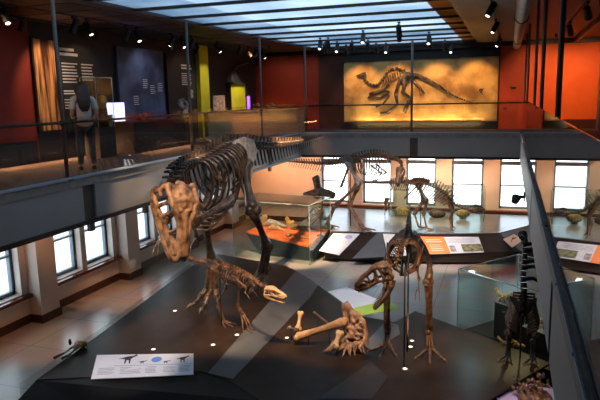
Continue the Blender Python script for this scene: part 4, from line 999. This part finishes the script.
# purple plinth with lumpy fossil at the bottom right
q = az(532, 396, .42)
q.x += .22
pl = thing('display_plinth', (q.x, q.y, 0), 'lavender plinth below the platform at the bottom right', 'plinth')
MB().box((q.x-.75, q.y-.8, 0), (q.x+.75, q.y+.55, .30)).build('base', M['platblack'], pl); MB().box((q.x-.75, q.y-.8, .30), (q.x+.75, q.y+.55, .32)).build('top_board', M['lav'], pl)
mb = MB()
for i in range(90): mb.ell((q.x-.18+random.gauss(0, .14), q.y+random.gauss(-.02, .14), .38+abs(random.gauss(0, .17))), random.uniform(.02, .06), random.uniform(.02, .06), random.uniform(.02, .06), 7, 5, noise=.15)
mb.ell((q.x-.18, q.y, .40), .27, .24, .15)
tag(mb.build('rock_fossil', M['bone_m'], None, base=(q.x-.18, q.y, .32), remesh=.016), 'lumpy reddish brown fossil on the lavender plinth', 'fossil')
t = thing('label_panel', (q.x-.63, q.y-.43, .32), 'small lime green label on the lavender plinth left corner', 'label panel')
MB().box((q.x-.74, q.y-.55, .32), (q.x-.52, q.y-.32, .335)).build('board', M['green'], t); MB().box((q.x-.72, q.y-.45, .335), (q.x-.55, q.y-.42, .337)).build('text_block', M['inkd'], t)

# ------------------------------------------------------------------ golden relief on the upper end wall
rl = thing('fossil_relief', (-3.3, YW, 4.14), 'large golden rock relief with running skeleton on the upper end wall', 'relief')
b = MB(); nx, nz_ = 60, 26; x0, x1, z0, z1 = -6.15, -.41, 4.14, 6.45
for j in range(nz_+1):
    for i in range(nx+1):
        ed = min(i, j, nx-i, nz_-j); b.v.append(V((x0+(x1-x0)*i/nx, YW-.10-(random.uniform(0, .05) if ed > 0 else 0), z0+(z1-z0)*j/nz_)))
for j in range(nz_):
    for i in range(nx): k = j*(nx+1)+i; b.quad([k, k+1, k+nx+2, k+nx+1], True)
b.box((x0, YW-.10, z0), (x1, YW, z1)); b.build('rock_slab', M['slab'], rl)
def rp(px, py): q = ay(340+px*160/600., 55+py*75/281., YW-.17); return q
mr = M['bone_d']; YB = YW-.17
for i, c in enumerate(crom([rp(92, 92), rp(110, 110), rp(140, 112), rp(160, 92), rp(185, 60), rp(215, 52), rp(250, 70)], 15)): MB().ell(c, .075, .07, .07, 7, 5).build('vertebra', mr, rl)
for i, c in enumerate(crom([rp(255, 75), rp(300, 82), rp(360, 112), rp(430, 155), rp(540, 195)], 34)):
    r = .13*(1-i/37); MB().ell(c, r, .06, r*.8, 7, 5).build('tail_vertebra', mr, rl)
for i in range(10):
    a = rp(160+i*9, 84-i*3.6); MB().tube([a, a+V((.05, -.02, -.20)), a+V((-.05, -.02, -.42+.012*i))], [.026, .024, .012], 6).build('rib', mr, rl)
for pts, r in [([rp(235, 78), rp(215, 120), rp(210, 150)], .055), ([rp(210, 150), rp(215, 185), rp(180, 215)], .045), ([rp(245, 90), rp(235, 140), rp(262, 165)], .06), ([rp(262, 165), rp(240, 215)], .045), ([rp(185, 110), rp(165, 130), rp(185, 140)], .03), ([rp(165, 130), rp(110, 145)], .035), ([rp(180, 140), rp(150, 160), rp(105, 160)], .032), ([rp(185, 150), rp(160, 185), rp(135, 195)], .025), ([rp(270, 90), rp(300, 125), rp(312, 145)], .045), ([rp(180, 215), rp(150, 220)], .03)]:
    MB().tube(pts, [r*1.7]+[r*1.15]*(len(pts)-2)+[r*1.6], 8).build('limb_bone', mr, rl)
MB().tube([rp(97, 72), rp(85, 76), rp(62, 78)], [.10, .11, .03], 9).build('skull', mr, rl)
MB().tube([rp(232, 85), rp(258, 95)], [.22, .18], 9, flat=.4, flatdir=(0, 1, 0)).build('hip_plate', mr, rl)
b = MB()
for i in range(7): b.tube([rp(518+random.uniform(-6, 20), 122+random.uniform(0, 22)), rp(518+random.uniform(-6, 22), 122+random.uniform(0, 22))], .012, 5)
b.build('small_bones', mr, rl)
MB().box((x0-.06, YW-.16, z1), (x1+.06, YW, z1+.06)).box((x0-.06, YW-.16, z0-.06), (x1+.06, YW, z0)).build('frame', M['dark'], rl)
p = ay(513, 88, YW-.05); t = thing('fossil_bird', p, 'tiny black winged fossil on the red wall right of the relief', 'fossil')
MB().tube([p+V((-.10, 0, .03)), p, p+V((.12, 0, .0))], [.02, .045, .015], 7).build('body', M['inkd'], t); MB().tube([p, p+V((-.05, -.02, -.07))], [.02, .01], 6).build('leg', M['inkd'], t)
t = tag(MB().box((ay(503.5, 100, YW).x, YW-.02, 4.55), (ay(507, 100, YW).x, YW, 4.63)).build('wall_label', M['inkd']), 'tiny dark label low on the red wall', 'label')

# ------------------------------------------------------------------ left gallery exhibits
def wp(x, y, X=XD): return ax(x, y, X)
def gpanel(name, label, y0, y1, z0, z1, material, X=XD, th=.06):
    t = thing(name, (X, (y0+y1)/2, z0), label, 'display panel'); MB().box((X-.015, y0, z0), (X+th, y1, z1)).build('board', material, t)
    n = V((1, 0, 0))
    def at(u_, v_, h=0): return V((X+th+.001+h, y0+(y1-y0)*u_, z0+(z1-z0)*v_))
    return t, at, n
t, at, n = gpanel('photo_panel', 'tall glowing orange flame photograph on the dark gallery wall', 10.78, 11.42, 4.55, 6.55, M['fire'])
MB().box((XD, 10.74, 4.5), (XD+.05, 10.78, 6.6)).build('frame', M['black'], t)
t, at, n = gpanel('text_panel', 'dark text panel with white heading behind the standing woman', 11.55, 13.1, 4.5, 6.5, M['darkwall'])
textlines(at, n, .02, .42, .86, .97, 2, M['white'], t, 'heading_line', .6); textlines(at, n, .04, .40, .55, .80, 7, M['white'], t, th=.4); textlines(at, n, .48, .78, .58, .80, 6, M['white'], t, th=.4); textlines(at, n, .04, .3, .42, .48, 2, M['white'], t, th=.5); textlines(at, n, .04, .32, .25, .38, 4, M['white'], t, th=.35)
t, at, n = gpanel('mural_panel', 'deep blue mural panel with small white captions', 13.75, 16.0, 4.3, 6.6, M['mural'])
for a, b_ in ((.28, .32), (.50, .52), (.66, .45), (.84, .48)): textlines(at, n, a, a+.12, b_, b_+.12, 5, M['white'], t, th=.35)
t, at, n = gpanel('text_panel', 'dark text panel with small white heading left of the yellow column', 16.2, 17.9, 4.3, 6.55, M['darkwall'])
textlines(at, n, .5, .92, .80, .88, 2, M['white'], t, 'heading_line', .5); textlines(at, n, .5, .9, .58, .76, 7, M['white'], t, th=.4); rect(at, n, .74, .40, .90, .52, 'small_picture', M['photog'], t)
t = tag(MB().box((XD-.01, 18.12, GZ), (XD+.14, 18.75, CZ-.02)).build('yellow_pillar', M['yellow']), 'bright yellow full height pillar on the left gallery', 'pillar')
c1, c2 = wp(227, 84), wp(245, 110)
t = thing('yellow_alcove', (XD, (c1.y+c2.y)/2, c2.z), 'bright yellow lit alcove panel at the far end of the left gallery', 'alcove')
MB().box((XD-.01, c1.y, c2.z-.25), (XD+.05, c2.y, c1.z)).build('back_panel', M['yellow'], t)
MB().box((XD-.01, c1.y-.06, c2.z-.25), (XD+.16, c1.y, c1.z+.06)).box((XD-.01, c2.y, c2.z-.25), (XD+.16, c2.y+.06, c1.z+.06)).box((XD-.01, c1.y, c1.z), (XD+.16, c2.y, c1.z+.06)).build('frame', M['black'], t)
t = thing('arched_bone', wp(228, 80, -9.6), 'thin curved arch bone above the yellow alcove', 'fossil')
MB().tube([wp(226, 82, -9.75), wp(231, 73, -9.75), wp(238, 66, -9.75), wp(248, 63, -9.8)], .03, 7).build('bow', M['bone_b'], t); MB().tube([wp(236, 82, -9.8), wp(233, 72, -9.75)], .018, 6).build('strut', M['bone_b'], t)
MB().tube([wp(231, 73, -9.9), wp(231, 73, -9.75)], .015, 6).build('bracket', M['black'], t)
def screen(name, label, c, w, h, material, n=V((1, -.25, 0)), z0=None):
    n = n.normalized(); s = V((-n.y, n.x, 0)); c = V(c); t = thing(name, (c.x, c.y, z0 if z0 is not None else c.z-h/2), label, 'screen')
    MB().obox(c, s*w/2, n*.015, (0, 0, h/2)).build('casing', M['black'], t); MB().obox(c+n*.017, s*(w/2-.012), n*.002, (0, 0, h/2-.012)).build('display', material, t)
    if z0 is not None: MB().box((c.x-.02, c.y-.02, z0), (c.x+.02, c.y+.02, c.z-h/2)).build('stand', M['black'], t)
ds_ = thing('counter', (-9.0, 14.0, GZ), 'black exhibit counter with glowing screens on the left gallery', 'counter')
MB().box((-9.5, 12.9, GZ), (-8.9, 15.4, GZ+.75)).build('cabinet', M['black'], ds_); MB().box((-9.55, 12.85, GZ+.75), (-8.85, 15.45, GZ+.79)).build('counter_top', M['darkwall'], ds_)
screen('tablet_screen', 'smaller glowing pale violet screen on the counter', ax(110.5, 110.5, -9.15), .26, .40, M['screen'], z0=GZ+.79)
screen('tablet_screen', 'larger glowing white screen on the counter', ax(118.5, 112, -9.12), .38, .48, M['screen'], z0=GZ+.79)
screen('wall_screen', 'narrow violet screen right of the yellow alcove', ax(248.5, 103, -9.55), .14, .55, M['screenp'], V((.7, -1, 0)), z0=GZ)
screen('wall_screen', 'small grey screen with round dark picture left of the yellow alcove', ax(219, 103, -9.6), .45, .55, M['photog'], V((.7, -1, 0)), z0=GZ)
p = ax(141, 112, -9.15); t = thing('fossil_cast', (p.x, p.y, GZ+.79), 'low reddish brown fossil cast lying on the counter', 'fossil')
mb = MB(); 
for i in range(10): mb.ell((p.x+random.uniform(-.06, .06), p.y+random.uniform(-.3, .3), GZ+.84+random.uniform(0, .09)), .07, .1, .06, 7, 5, noise=.15)
mb.build('bone_mass', mat('reddish_bone', (.25, .06, .025), (.5, .16, .07), 8), t)
# tall slim case beside the woman
pcs = ax(98, 122, -9.2)
gc, cc = glass_case('glass_display_case', 'tall slim glass case with skulls right of the woman', (-9.45, 11.72, 0), (0, 1, 0), (1, 0, 0), GZ+.72, GZ+1.86, .62, .42)
MB().box((-9.45, 11.72, GZ), (-9.03, 12.34, GZ+.71)).build('plinth', M['black'], gc)
t = thing('fossil_skull', (-9.2, 12.14, GZ+.72), 'yellow domed skull on a dark stand in the slim case', 'fossil')
MB().tube([(-9.2, 12.16, GZ+.72), (-9.2, 12.16, GZ+1.15)], [.13, .10], 10).build('stand', M['black'], t); q = V((-9.2, 12.14, GZ+1.33)); mb = MB().ell(q, .12, .14, .15); mb.ell(q+V((.08, -.08, -.10)), .08, .09, .08); mb.build('skull', M['gold'], t, remesh=.02)
MB().box((-9.18, 12.18, GZ+.72), (-9.06, 12.32, GZ+1.0)).build('tan_block', M['bone_t'], t)
t = thing('fossil_skull', (-9.2, 11.86, GZ+.72), 'small pinkish tan skull on a thin rod in the slim case', 'fossil')
mb = MB().ell((-9.2, 11.86, GZ+1.25), .10, .11, .12); mb.ell((-9.13, 11.82, GZ+1.17), .07, .07, .07); mb.build('skull', M['bone_t'], t, remesh=.02); MB().tube([(-9.2, 11.86, GZ+.72), (-9.2, 11.86, GZ+1.2)], .015, 6).build('support_rod', M['black'], t)
# pale mounted fossil by the second text panel
p = ax(183, 100, -9.3); t = thing('fossil_mount', (p.x, p.y, GZ), 'pale lumpy fossil on a dark pedestal left of the yellow pillar', 'fossil')
MB().box((p.x-.2, p.y-.3, GZ), (p.x+.2, p.y+.3, GZ+.72)).build('pedestal', M['black'], t); mb = MB()
for i in range(14): mb.ell((p.x+random.uniform(-.1, .1), p.y+random.uniform(-.2, .2), GZ+.80+i*.038), .09, .11, .07, 7, 5, noise=.2)
mb.build('bone_mass', mat('pale_pink_bone', (.3, .12, .07), (.75, .55, .48), 6), t, remesh=.025)
# light oak exhibit bench
bq1, bq2 = V((-9.6, 19.3, 0)), V((-7.75, 22.0, 0)); t = thing('exhibit_bench', (-8.6, 20.9, GZ), 'long light oak exhibit counter on the far left gallery', 'counter')
uu = V((-7.5+9.75, 0, 0)); 
MB().hexa([(-9.40, 17.6, GZ), (-9.1, 17.3, GZ), (-7.35, 21.2, GZ), (-7.35, 21.9, GZ), (-9.40, 17.6, GZ+.85), (-9.1, 17.3, GZ+.85), (-7.35, 21.2, GZ+.85), (-7.35, 21.9, GZ+.85)]).build('front_panel', M['bench'], t)
MB().hexa([(-9.44, 17.6, GZ+.85), (-9.1, 17.24, GZ+.85), (-7.3, 21.15, GZ+.85), (-7.3, 21.95, GZ+.85), (-9.44, 17.6, GZ+.9), (-9.1, 17.24, GZ+.9), (-7.3, 21.15, GZ+.9), (-7.3, 21.95, GZ+.9)]).build('counter_top', M['bench'], t)
for i, px_ in enumerate((259, 272)):
    q = az(px_, 107, GZ+.95); q = V((-8.32 if i == 0 else -8.05, 19.4 if i == 0 else 20.0, 0)); t = thing('fossil_claw', (q.x, q.y, GZ+.9), ['dark fossil claw on the oak counter, left of two', 'dark fossil claw on the oak counter, right of two'][i], 'fossil', 'dark claws on the oak counter')
    MB().tube([(q.x-.2, q.y, GZ+.93), (q.x-.08, q.y, GZ+1.05), (q.x+.08, q.y, GZ+1.08), (q.x+.2, q.y, GZ+.98)], [.02, .045, .06, .03], 8).build('bone', M['bone_d'], t); MB().tube([(q.x, q.y, GZ+.9), (q.x, q.y, GZ+1.06)], .012, 6).build('support_rod', M['black'], t)

# ------------------------------------------------------------------ woman on the left gallery
def skin_body(name, verts, edges, radii, material, parent, root_i=0, sub=2):
    me = bpy.data.meshes.new(name); org = V(parent['_o']); me.from_pydata([tuple(V(v_)) for v_ in verts], edges, []); o = bpy.data.objects.new(name, me); C.objects.link(o)
    md_ = o.modifiers.new('s', 'SKIN'); 
    for i, r in enumerate(radii):
        sv = me.skin_vertices[0].data[i]; sv.radius = r if hasattr(r, '__len__') else (r, r); sv.use_root = (i == root_i)
    sb = o.modifiers.new('ss', 'SUBSURF'); sb.levels = sub; sb.render_levels = sub
    bpy.context.view_layer.update(); dg = bpy.context.evaluated_depsgraph_get(); me2 = bpy.data.meshes.new_from_object(o.evaluated_get(dg)); o.modifiers.clear(); o.data = me2; me2.materials.clear(); me2.materials.append(material)
    me2.polygons.foreach_set('use_smooth', [True]*len(me2.polygons)); o.parent = parent; return o
wpos = V((-7.80, 9.72, GZ))
W = thing('person', wpos, 'woman with long dark hair in white top and dark trousers, seen from behind', 'person')
ang = math.atan2(.25, -1)      # she faces the display wall (-x)
W.rotation_euler = (0, 0, math.radians(-44))
# local frame: faces -x; y to her right is +y... built around the origin
vs = [(0, 0, .94), (0, 0, 1.10), (.01, 0, 1.26), (.02, 0, 1.38), (.01, 0, 1.45), (-.02, 0, 1.53), (-.03, 0, 1.62),
      (.01, .17, 1.36), (.03, .23, 1.10), (-.16, .20, .98), (-.24, .17, .98),
      (.01, -.17, 1.36), (.03, -.23, 1.10), (-.16, -.20, 1.02), (-.24, -.17, 1.03),
      (0, .09, .86), (-.02, .10, .48), (.02, .11, .09), (-.12, .12, .035),
      (0, -.09, .86), (-.01, -.12, .48), (.05, -.14, .09), (-.09, -.15, .035)]
es = [(0, 1), (1, 2), (2, 3), (3, 4), (4, 5), (5, 6), (3, 7), (7, 8), (8, 9), (9, 10), (3, 11), (11, 12), (12, 13), (13, 14), (0, 15), (15, 16), (16, 17), (17, 18), (0, 19), (19, 20), (20, 21), (21, 22)]
rs = [(.10, .14), (.085, .115), (.095, .135), (.07, .12), .048, .075, .085, .052, .040, .032, .03, .052, .040, .032, .03, .085, .055, .042, .035, .085, .055, .042, .035]
skin_body('body', vs, es, rs, M['skin'], W)
W['_o'] = [0, 0, 0]
mb = MB().ell((-.03, 0, 1.585), .095, .078, .12, 14, 10); mb.ell((-.125, 0, 1.57), .02, .014, .022, 7, 5); 
for s in (-1, 1): mb.ell((-.03, s*.08, 1.575), .022, .012, .03, 7, 5); mb.ell((-.108, s*.03, 1.60), .012, .014, .009, 7, 5)
mb.tube([(-.118, -.025, 1.525), (-.122, 0, 1.523), (-.118, .025, 1.525)], .007, 5)
mb.build('head', M['skin'], W)
mb = MB().ell((-.01, 0, 1.61), .108, .096, .115, 14, 10)
for i in range(-3, 4): mb.tube([(.05, i*.024, 1.65), (.09, i*.029, 1.5), (.12, i*.032, 1.36), (.135, i*.028, 1.24), (.135, i*.02, 1.14)], [.045, .042, .036, .028, .010], 8)
for s in (-1, 1): mb.tube([(-.02, s*.08, 1.65), (.02, s*.10, 1.5), (.07, s*.12, 1.32)], [.035, .04, .015], 8)
mb.build('hair', M['hair'], W, remesh=.02)
vs2 = [(0, 0, .96), (0, 0, 1.12), (.01, 0, 1.27), (.02, 0, 1.39), (.01, .175, 1.37), (.028, .225, 1.16), (.01, -.175, 1.37), (.028, -.225, 1.16)]
skin_body('top', vs2, [(0, 1), (1, 2), (2, 3), (3, 4), (4, 5), (3, 6), (6, 7)], [(.125, .17), (.11, .145), (.12, .155), (.08, .10), .07, .058, .07, .058], M['shirt'], W)
vs3 = [(0, 0, .96), (0, .09, .86), (-.02, .10, .48), (.02, .11, .10), (0, -.09, .86), (-.01, -.12, .48), (.05, -.14, .10)]
skin_body('trousers', vs3, [(0, 1), (1, 2), (2, 3), (0, 4), (4, 5), (5, 6)], [(.125, .17), (.11, .11), .075, .058, (.11, .11), .075, .058], M['denim'], W)
for (x_, y_) in ((-.04, .115), (0, -.145)):
    MB().tube([(x_+.09, y_, .045), (x_+.02, y_, .05), (x_-.08, y_, .04), (x_-.13, y_, .028)], [.038, .046, .042, .026], 9).build('shoe', M['black'], W)
for s, (ex, ey, ez) in ((1, (-.25, .17, .98)), (-1, (-.25, -.17, 1.03))):
    mb = MB().ell((ex-.02, ey, ez), .045, .03, .02, 8, 6)
    for k in range(4): mb.tube([(ex-.05, ey+(k-1.5)*.014, ez), (ex-.085+abs(k-1.3)*.006, ey+(k-1.5)*.016, ez-.012), (ex-.095+abs(k-1.3)*.008, ey+(k-1.5)*.016, ez-.03)], [.009, .008, .006], 6)
    mb.tube([(ex-.01, ey-s*.028, ez), (ex-.045, ey-s*.045, ez+.005), (ex-.065, ey-s*.04, ez)], [.011, .009, .007], 6)
    mb.build('hand', M['skin'], W)

# ------------------------------------------------------------------ track lights, duct
LAMPS = []
def track(x, y0, y1, z, label):
    t = thing('light_track', (x, (y0+y1)/2, z), label, 'light track'); MB().box((x-.02, y0, z-.03), (x+.02, y1, z)).build('rail', M['black'], t)
    MB().box((x-.03, y0, z), (x+.03, y0+.06, CZ)).build('hanger', M['black'], t); MB().box((x-.03, y1-.06, z), (x+.03, y1, CZ)).build('hanger', M['black'], t)
def spotlamp(pos, target, label, group, s=1.0, lit=True):
    pos, target = V(pos), V(target); d = (target-pos).normalized(); c = pos-V((0, 0, .16*s))
    t = thing('track_spotlight', pos, label, 'spotlight', group)
    MB().box((pos.x-.03, pos.y-.05, pos.z-.035), (pos.x+.03, pos.y+.05, pos.z)).tube([pos-V((0, 0, .03)), c], .012*s, 6).build('bracket', M['black'], t)
    MB().tube([c-d*.12*s, c-d*.10*s, c+d*.10*s, c+d*.12*s], [.035*s, .055*s, .055*s, .062*s], 10).build('lamp_body', M['black'], t)
    MB().tube([c+d*.121*s, c+d*.124*s], [.032*s, .032*s], 10).build('lens', M['lens'] if lit else M['steel'], t)
    return c+d*.13*s, d
TZ = CZ-.12
track(-8.0, 5, 20, TZ, 'black lighting track along the left gallery ceiling edge')
track(-9.0, 8, 20, TZ, 'black lighting track close to the left display wall')
track(-.36, 8, 20, TZ, 'black lighting track right of the skylight')
track(1.3, 4, 21, TZ, 'black lighting track along the right gallery ceiling')
lt = [5.6, 6.3, 7.6, 8.2, 9.9, 10.3, 11.6, 12.0, 13.5, 14.0, 14.5, 16.0, 17.5, 18.2, 18.8, 19.4]
for i, yy in enumerate(lt): spotlamp((-8.0, yy, TZ-.03), (-8.0-(-1)**i*1.4, yy+random.uniform(-1, 1), 4), 'black spotlight on left gallery edge track, %s from the viewer' % ORD[i], 'spotlights on the left gallery edge track', 1.15)
for i, yy in enumerate([8.6, 9.6, 11.9, 13.6, 15.2, 16.6, 18.2]): spotlamp((-9.0, yy, TZ-.03), (-9.9, yy, 5.0), 'small spotlight close to left display wall, %s from the viewer' % ORD[i], 'spotlights close to the display wall', .9)
for i, yy in enumerate([11.4, 14.6, 19.0]): spotlamp((-.36, yy, TZ-.03), (-3.2, yy-1.5, 1.0), 'black spotlight hanging right of skylight, %s from the viewer' % ORD[i], 'spotlights right of the skylight', 1.1)
for i, yy in enumerate([6.2, 9.4, 10.6, 12.6, 16.0]): spotlamp((1.3, yy, TZ-.03), (2.2, yy+3, 4.5), 'black spotlight on right gallery ceiling, %s from the viewer' % ORD[i], 'spotlights on the right gallery ceiling', 1.2)
sp = [(320, 39.5), (328, 39.5), (325, 47), (337, 47), (346, 47), (352, 46), (368, 45), (376, 46), (386, 46), (399, 24), (363, 35), (399, 34), (429, 34), (430, 42), (445, 42), (451, 47)]
sl_names = []
barY = [12.26+1.44*k for k in range(-5, 8)]
for i, (x, y) in enumerate(sorted(sp)):
    q = az(x, y-3, CZ-.05); yq = min(barY, key=lambda b_: abs(b_-q.y)); q = V((q.x*yq/q.y, yq, CZ-.02))
    spotlamp(q, (q.x, min(q.y+2.0, 23), 4.5) if i % 3 else (q.x, q.y-3, 1), 'black spotlight under a skylight bar, %s from the left' % (['first']+ORD[1:])[i], 'spotlights under the skylight bars', 1.25, lit=(i % 3 == 0))
dt_ = thing('spiral_duct', (.15, 12, CZ-.25), 'shiny spiral ventilation duct along the ceiling right of the skylight', 'duct')
b = MB(); pts = []; rad = []
for k in range(240): pts.append(V((.18, 7+k*.065, CZ-.2))); rad.append((.105, .12, .135, .12)[k % 4])
b.tube(pts, rad, 12).build('tube', M['duct'], dt_)
for yy in (8, 14, 20):
    MB().tube([(.18, yy, CZ-.07), (.18, yy, CZ)], .012, 6).build('hanger', M['dark'], dt_)
    MB().tube([(.18+.137*math.cos(a*PI/8), yy, CZ-.2+.137*math.sin(a*PI/8)) for a in range(17)], .012, 5).build('clamp', M['dark'], dt_)

# ------------------------------------------------------------------ lights
def spot(name, pos, target, watts, col, angle, blend=.6, size=.06):
    l = bpy.data.lights.new(name, 'SPOT'); l.energy = watts; l.color = col; l.spot_size = math.radians(angle); l.spot_blend = blend; l.shadow_soft_size = size
    o = bpy.data.objects.new(name, l); C.objects.link(o); o.location = V(pos); o.rotation_euler = (V(target)-V(pos)).to_track_quat('-Z', 'Y').to_euler(); return o
def area(name, pos, target, watts, col, sx, sy):
    l = bpy.data.lights.new(name, 'AREA'); l.energy = watts; l.color = col; l.shape = 'RECTANGLE'; l.size = sx; l.size_y = sy
    o = bpy.data.objects.new(name, l); C.objects.link(o); o.location = V(pos); o.rotation_euler = (V(target)-V(pos)).to_track_quat('-Z', 'Y').to_euler(); return o
WARM = (1, .66, .38); AMB = (1, .42, .18)
spot('lamp_skull', (-4.2, 4.9, 6.7), (-5.0, 8.4, 3.2), 950, WARM, 22)
spot('lamp_body', (-2.2, 9.5, 6.7), (-5.6, 11.5, 3.4), 500, (1, .8, .62), 40)
spot('lamp_prey', (-2.2, 7.6, 6.7), (-3.2, 10.4, .8), 1100, WARM, 20)
spot('lamp_young', (-3.2, 7.8, 6.7), (-4.5, 10.3, 1.4), 1500, WARM, 24)
spot('lamp_stoop', (-.9, 8.2, 6.7), (-1.7, 10.3, 1.4), 600, WARM, 22)
spot('lamp_stoop_up', (-1.5, 10.4, .5), (-1.7, 10.4, 2.3), 60, AMB, 50)
spot('lamp_platform', (-6.5, 9.4, 6.7), (-6.2, 10.8, .5), 900, WARM, 40)
spot('lamp_platform', (-.8, 7.0, 6.7), (-.9, 9.9, .5), 700, WARM, 34)
spot('lamp_label', (-1.6, 9.2, 6.7), (-3.2, 12.6, .5), 700, (1, .9, .82), 14)
spot('lamp_label', (-5.5, 5.5, 6.7), (-6.2, 8.4, .5), 700, (1, .85, .8), 16)
spot('lamp_case', (-5.2, 13.5, 6.7), (-6.5, 17.8, .8), 3600, WARM, 28)
spot('lamp_backlabels', (-2.5, 13.5, 6.7), (-3.5, 18.3, .6), 1300, (1, .86, .76), 40)
spot('lamp_backlabels', (-1.2, 13.5, 6.7), (-1.4, 18.6, .6), 1500, (1, .82, .7), 24)
spot('lamp_backlabels', (-.3, 15.5, 6.7), (.9, 19.9, .6), 500, (1, .75, .55), 18)
spot('fill_shells', (-2.6, 20.2, 2.95), (-2.4, 21.7, 1.0), 260, (1, .75, .45), 110)  # unseen fill spot added to brighten the backlit shells
spot('lamp_backbones', (-1.0, 15.0, 6.7), (-3.0, 19.8, 1.8), 170, WARM, 36)
for k in range(7): spot('lamp_farwall', (-8.9+1.735*k, 21.9, 3.0), (-8.9+1.735*k, 23.2, 1.6), 65, AMB, 100, .9)
spot('lamp_corner', (-8.6, 20.4, 3.0), (-8.6, 23.2, 1.6), 150, AMB, 80)
for yy, pw in ((9.3, 60), (12.6, 110), (20.0, 90)): spot('lamp_leftfloor', (-8.9, yy, 3.0), (-9.5, yy+.5, 0), pw, AMB, 60, .9)
spot('lamp_pilaster', (-9.2, 10.2, 3.0), (-10.3, 11.05, 2.0), 30, AMB, 50, .9)
spot('lamp_gold', (.5, 13.4, 2.9), (.1, 12.1, .9), 210, (1, .72, .36), 50)
spot('lamp_gold', (-.6, 12.2, 1.72), (0.1, 11.6, .6), 22, (.6, .85, 1), 110)
spot('lamp_purple', (.3, 7.4, 2.9), (.6, 8.3, .3), 120, (.95, .82, 1), 60)
# relief and coloured walls
for xx_ in (-5.4, -4.0, -2.6, -1.2): spot('lamp_relief', (xx_, 21.9, 6.75), (xx_, 23.2, 4.9), 105, (1, .55, .18), 75, .8)
area('lamp_relief_foot', (-3.3, 22.85, 3.95), (-3.3, 23.2, 5.2), 42, (1, .62, .24), 4.6, .06)
spot('lamp_redpatch', (.1, 21.9, 6.7), (.1, 23.2, 5), 7, (1, .6, .4), 60)
for xx_ in (1.0, 2.4): spot('lamp_orangewall', (xx_, 20.6, 6.75), (xx_+.2, 23.2, 5.1), 125, (1, .48, .2), 80, .8)
for xx_ in (-8.9, -7.8): spot('lamp_redwall', (xx_, 21.3, 6.75), (xx_, 23.2, 5.4), 18, (1, .6, .4), 80, .8)
spot('lamp_redleft', (-8.2, 8.0, 6.75), (-9.9, 9.4, 5.2), 9, (1, .6, .4), 80)
spot('lamp_flame', (-8.6, 11.1, 6.8), (-9.9, 11.1, 5.6), 60, WARM, 60)
spot('lamp_text', (-8.6, 12.2, 6.8), (-9.9, 12.3, 5.6), 22, WARM, 70)
spot('lamp_mural', (-8.5, 14.9, 6.8), (-9.9, 14.9, 5.6), 22, (.9, .85, 1), 70)
spot('lamp_text', (-8.6, 17.0, 6.8), (-9.9, 17.1, 5.6), 15, WARM, 70)
spot('lamp_yellow', (-8.4, 18.4, 6.8), (-9.7, 18.4, 5.4), 35, (1, .95, .7), 60)
spot('lamp_carpetviolet', (-7.6, 12.4, 5.6), (-7.45, 11.75, 3.85), 10, (.25, .1, 1), 30)
spot('lamp_alcove', (-8.9, 21.2, 6.6), (-9.9, 21.2, 5.2), 70, (1, .95, .6), 60)
spot('lamp_bench', (-7.6, 17.6, 6.8), (-8.3, 19.8, 4.4), 260, AMB, 70)
area('lamp_plinthglow', (-9.82, 11.0, 4.02), (-9.3, 11.0, 3.85), 22, AMB, 3.4, .05)
area('lamp_plinthglow', (-8.85, 14.4, 3.98), (-8.3, 14.4, 3.85), 10, AMB, 2.4, .05)
spot('lamp_woman', (-8.1, 7.6, 6.8), (-7.95, 9.6, 5.0), 40, WARM, 50)
spot('lamp_ceiling', (-9.0, 10.6, 5.9), (-9.0, 10.9, 6.95), 14, AMB, 90)
spot('lamp_ceilviolet', (-8.5, 11.8, 6.1), (-8.3, 12.2, 6.95), 8, (.4, .25, 1), 60)

# sky
w = bpy.data.worlds.new('sky'); bpy.context.scene.world = w; w.use_nodes = True; nt = w.node_tree; N = nt.nodes; L = nt.links
tc = N.new('ShaderNodeTexCoord'); sx = N.new('ShaderNodeSeparateXYZ'); cr = N.new('ShaderNodeValToRGB'); nz = N.new('ShaderNodeTexNoise'); ad_ = N.new('ShaderNodeMath'); ad_.operation = 'MULTIPLY_ADD'
nz.inputs['Scale'].default_value = 2.2; nz.inputs['Detail'].default_value = 4
L.new(tc.outputs['Generated'], sx.inputs[0]); L.new(tc.outputs['Generated'], nz.inputs['Vector']); L.new(nz.outputs['Fac'], ad_.inputs[0]); ad_.inputs[1].default_value = .10; L.new(sx.outputs['Z'], ad_.inputs[2]); L.new(ad_.outputs[0], cr.inputs['Fac'])
cr.color_ramp.elements[0].position = .04; cr.color_ramp.elements[0].color = (.98, 1, 1, 1); cr.color_ramp.elements[1].position = .32; cr.color_ramp.elements[1].color = (.43, .49, .55, 1)
e_ = cr.color_ramp.elements.new(.15); e_.color = (.76, .85, .93, 1)
L.new(cr.outputs['Color'], N['Background'].inputs['Color']); N['Background'].inputs['Strength'].default_value = 3.4

# bookkeeping keys out, view settings
for o in bpy.data.objects:
    if '_o' in o: del o['_o']
vs_ = bpy.context.scene.view_settings; vs_.view_transform = 'Standard'; vs_.look = 'None'; vs_.gamma = 1; vs_.exposure = .75; vs_.use_curve_mapping = False
sc = bpy.context.scene
sc.cycles.use_denoising = True; sc.cycles.max_bounces = 8; sc.cycles.transparent_max_bounces = 24; sc.cycles.glossy_bounces = 4; sc.cycles.sample_clamp_indirect = 6; sc.cycles.caustics_reflective = False
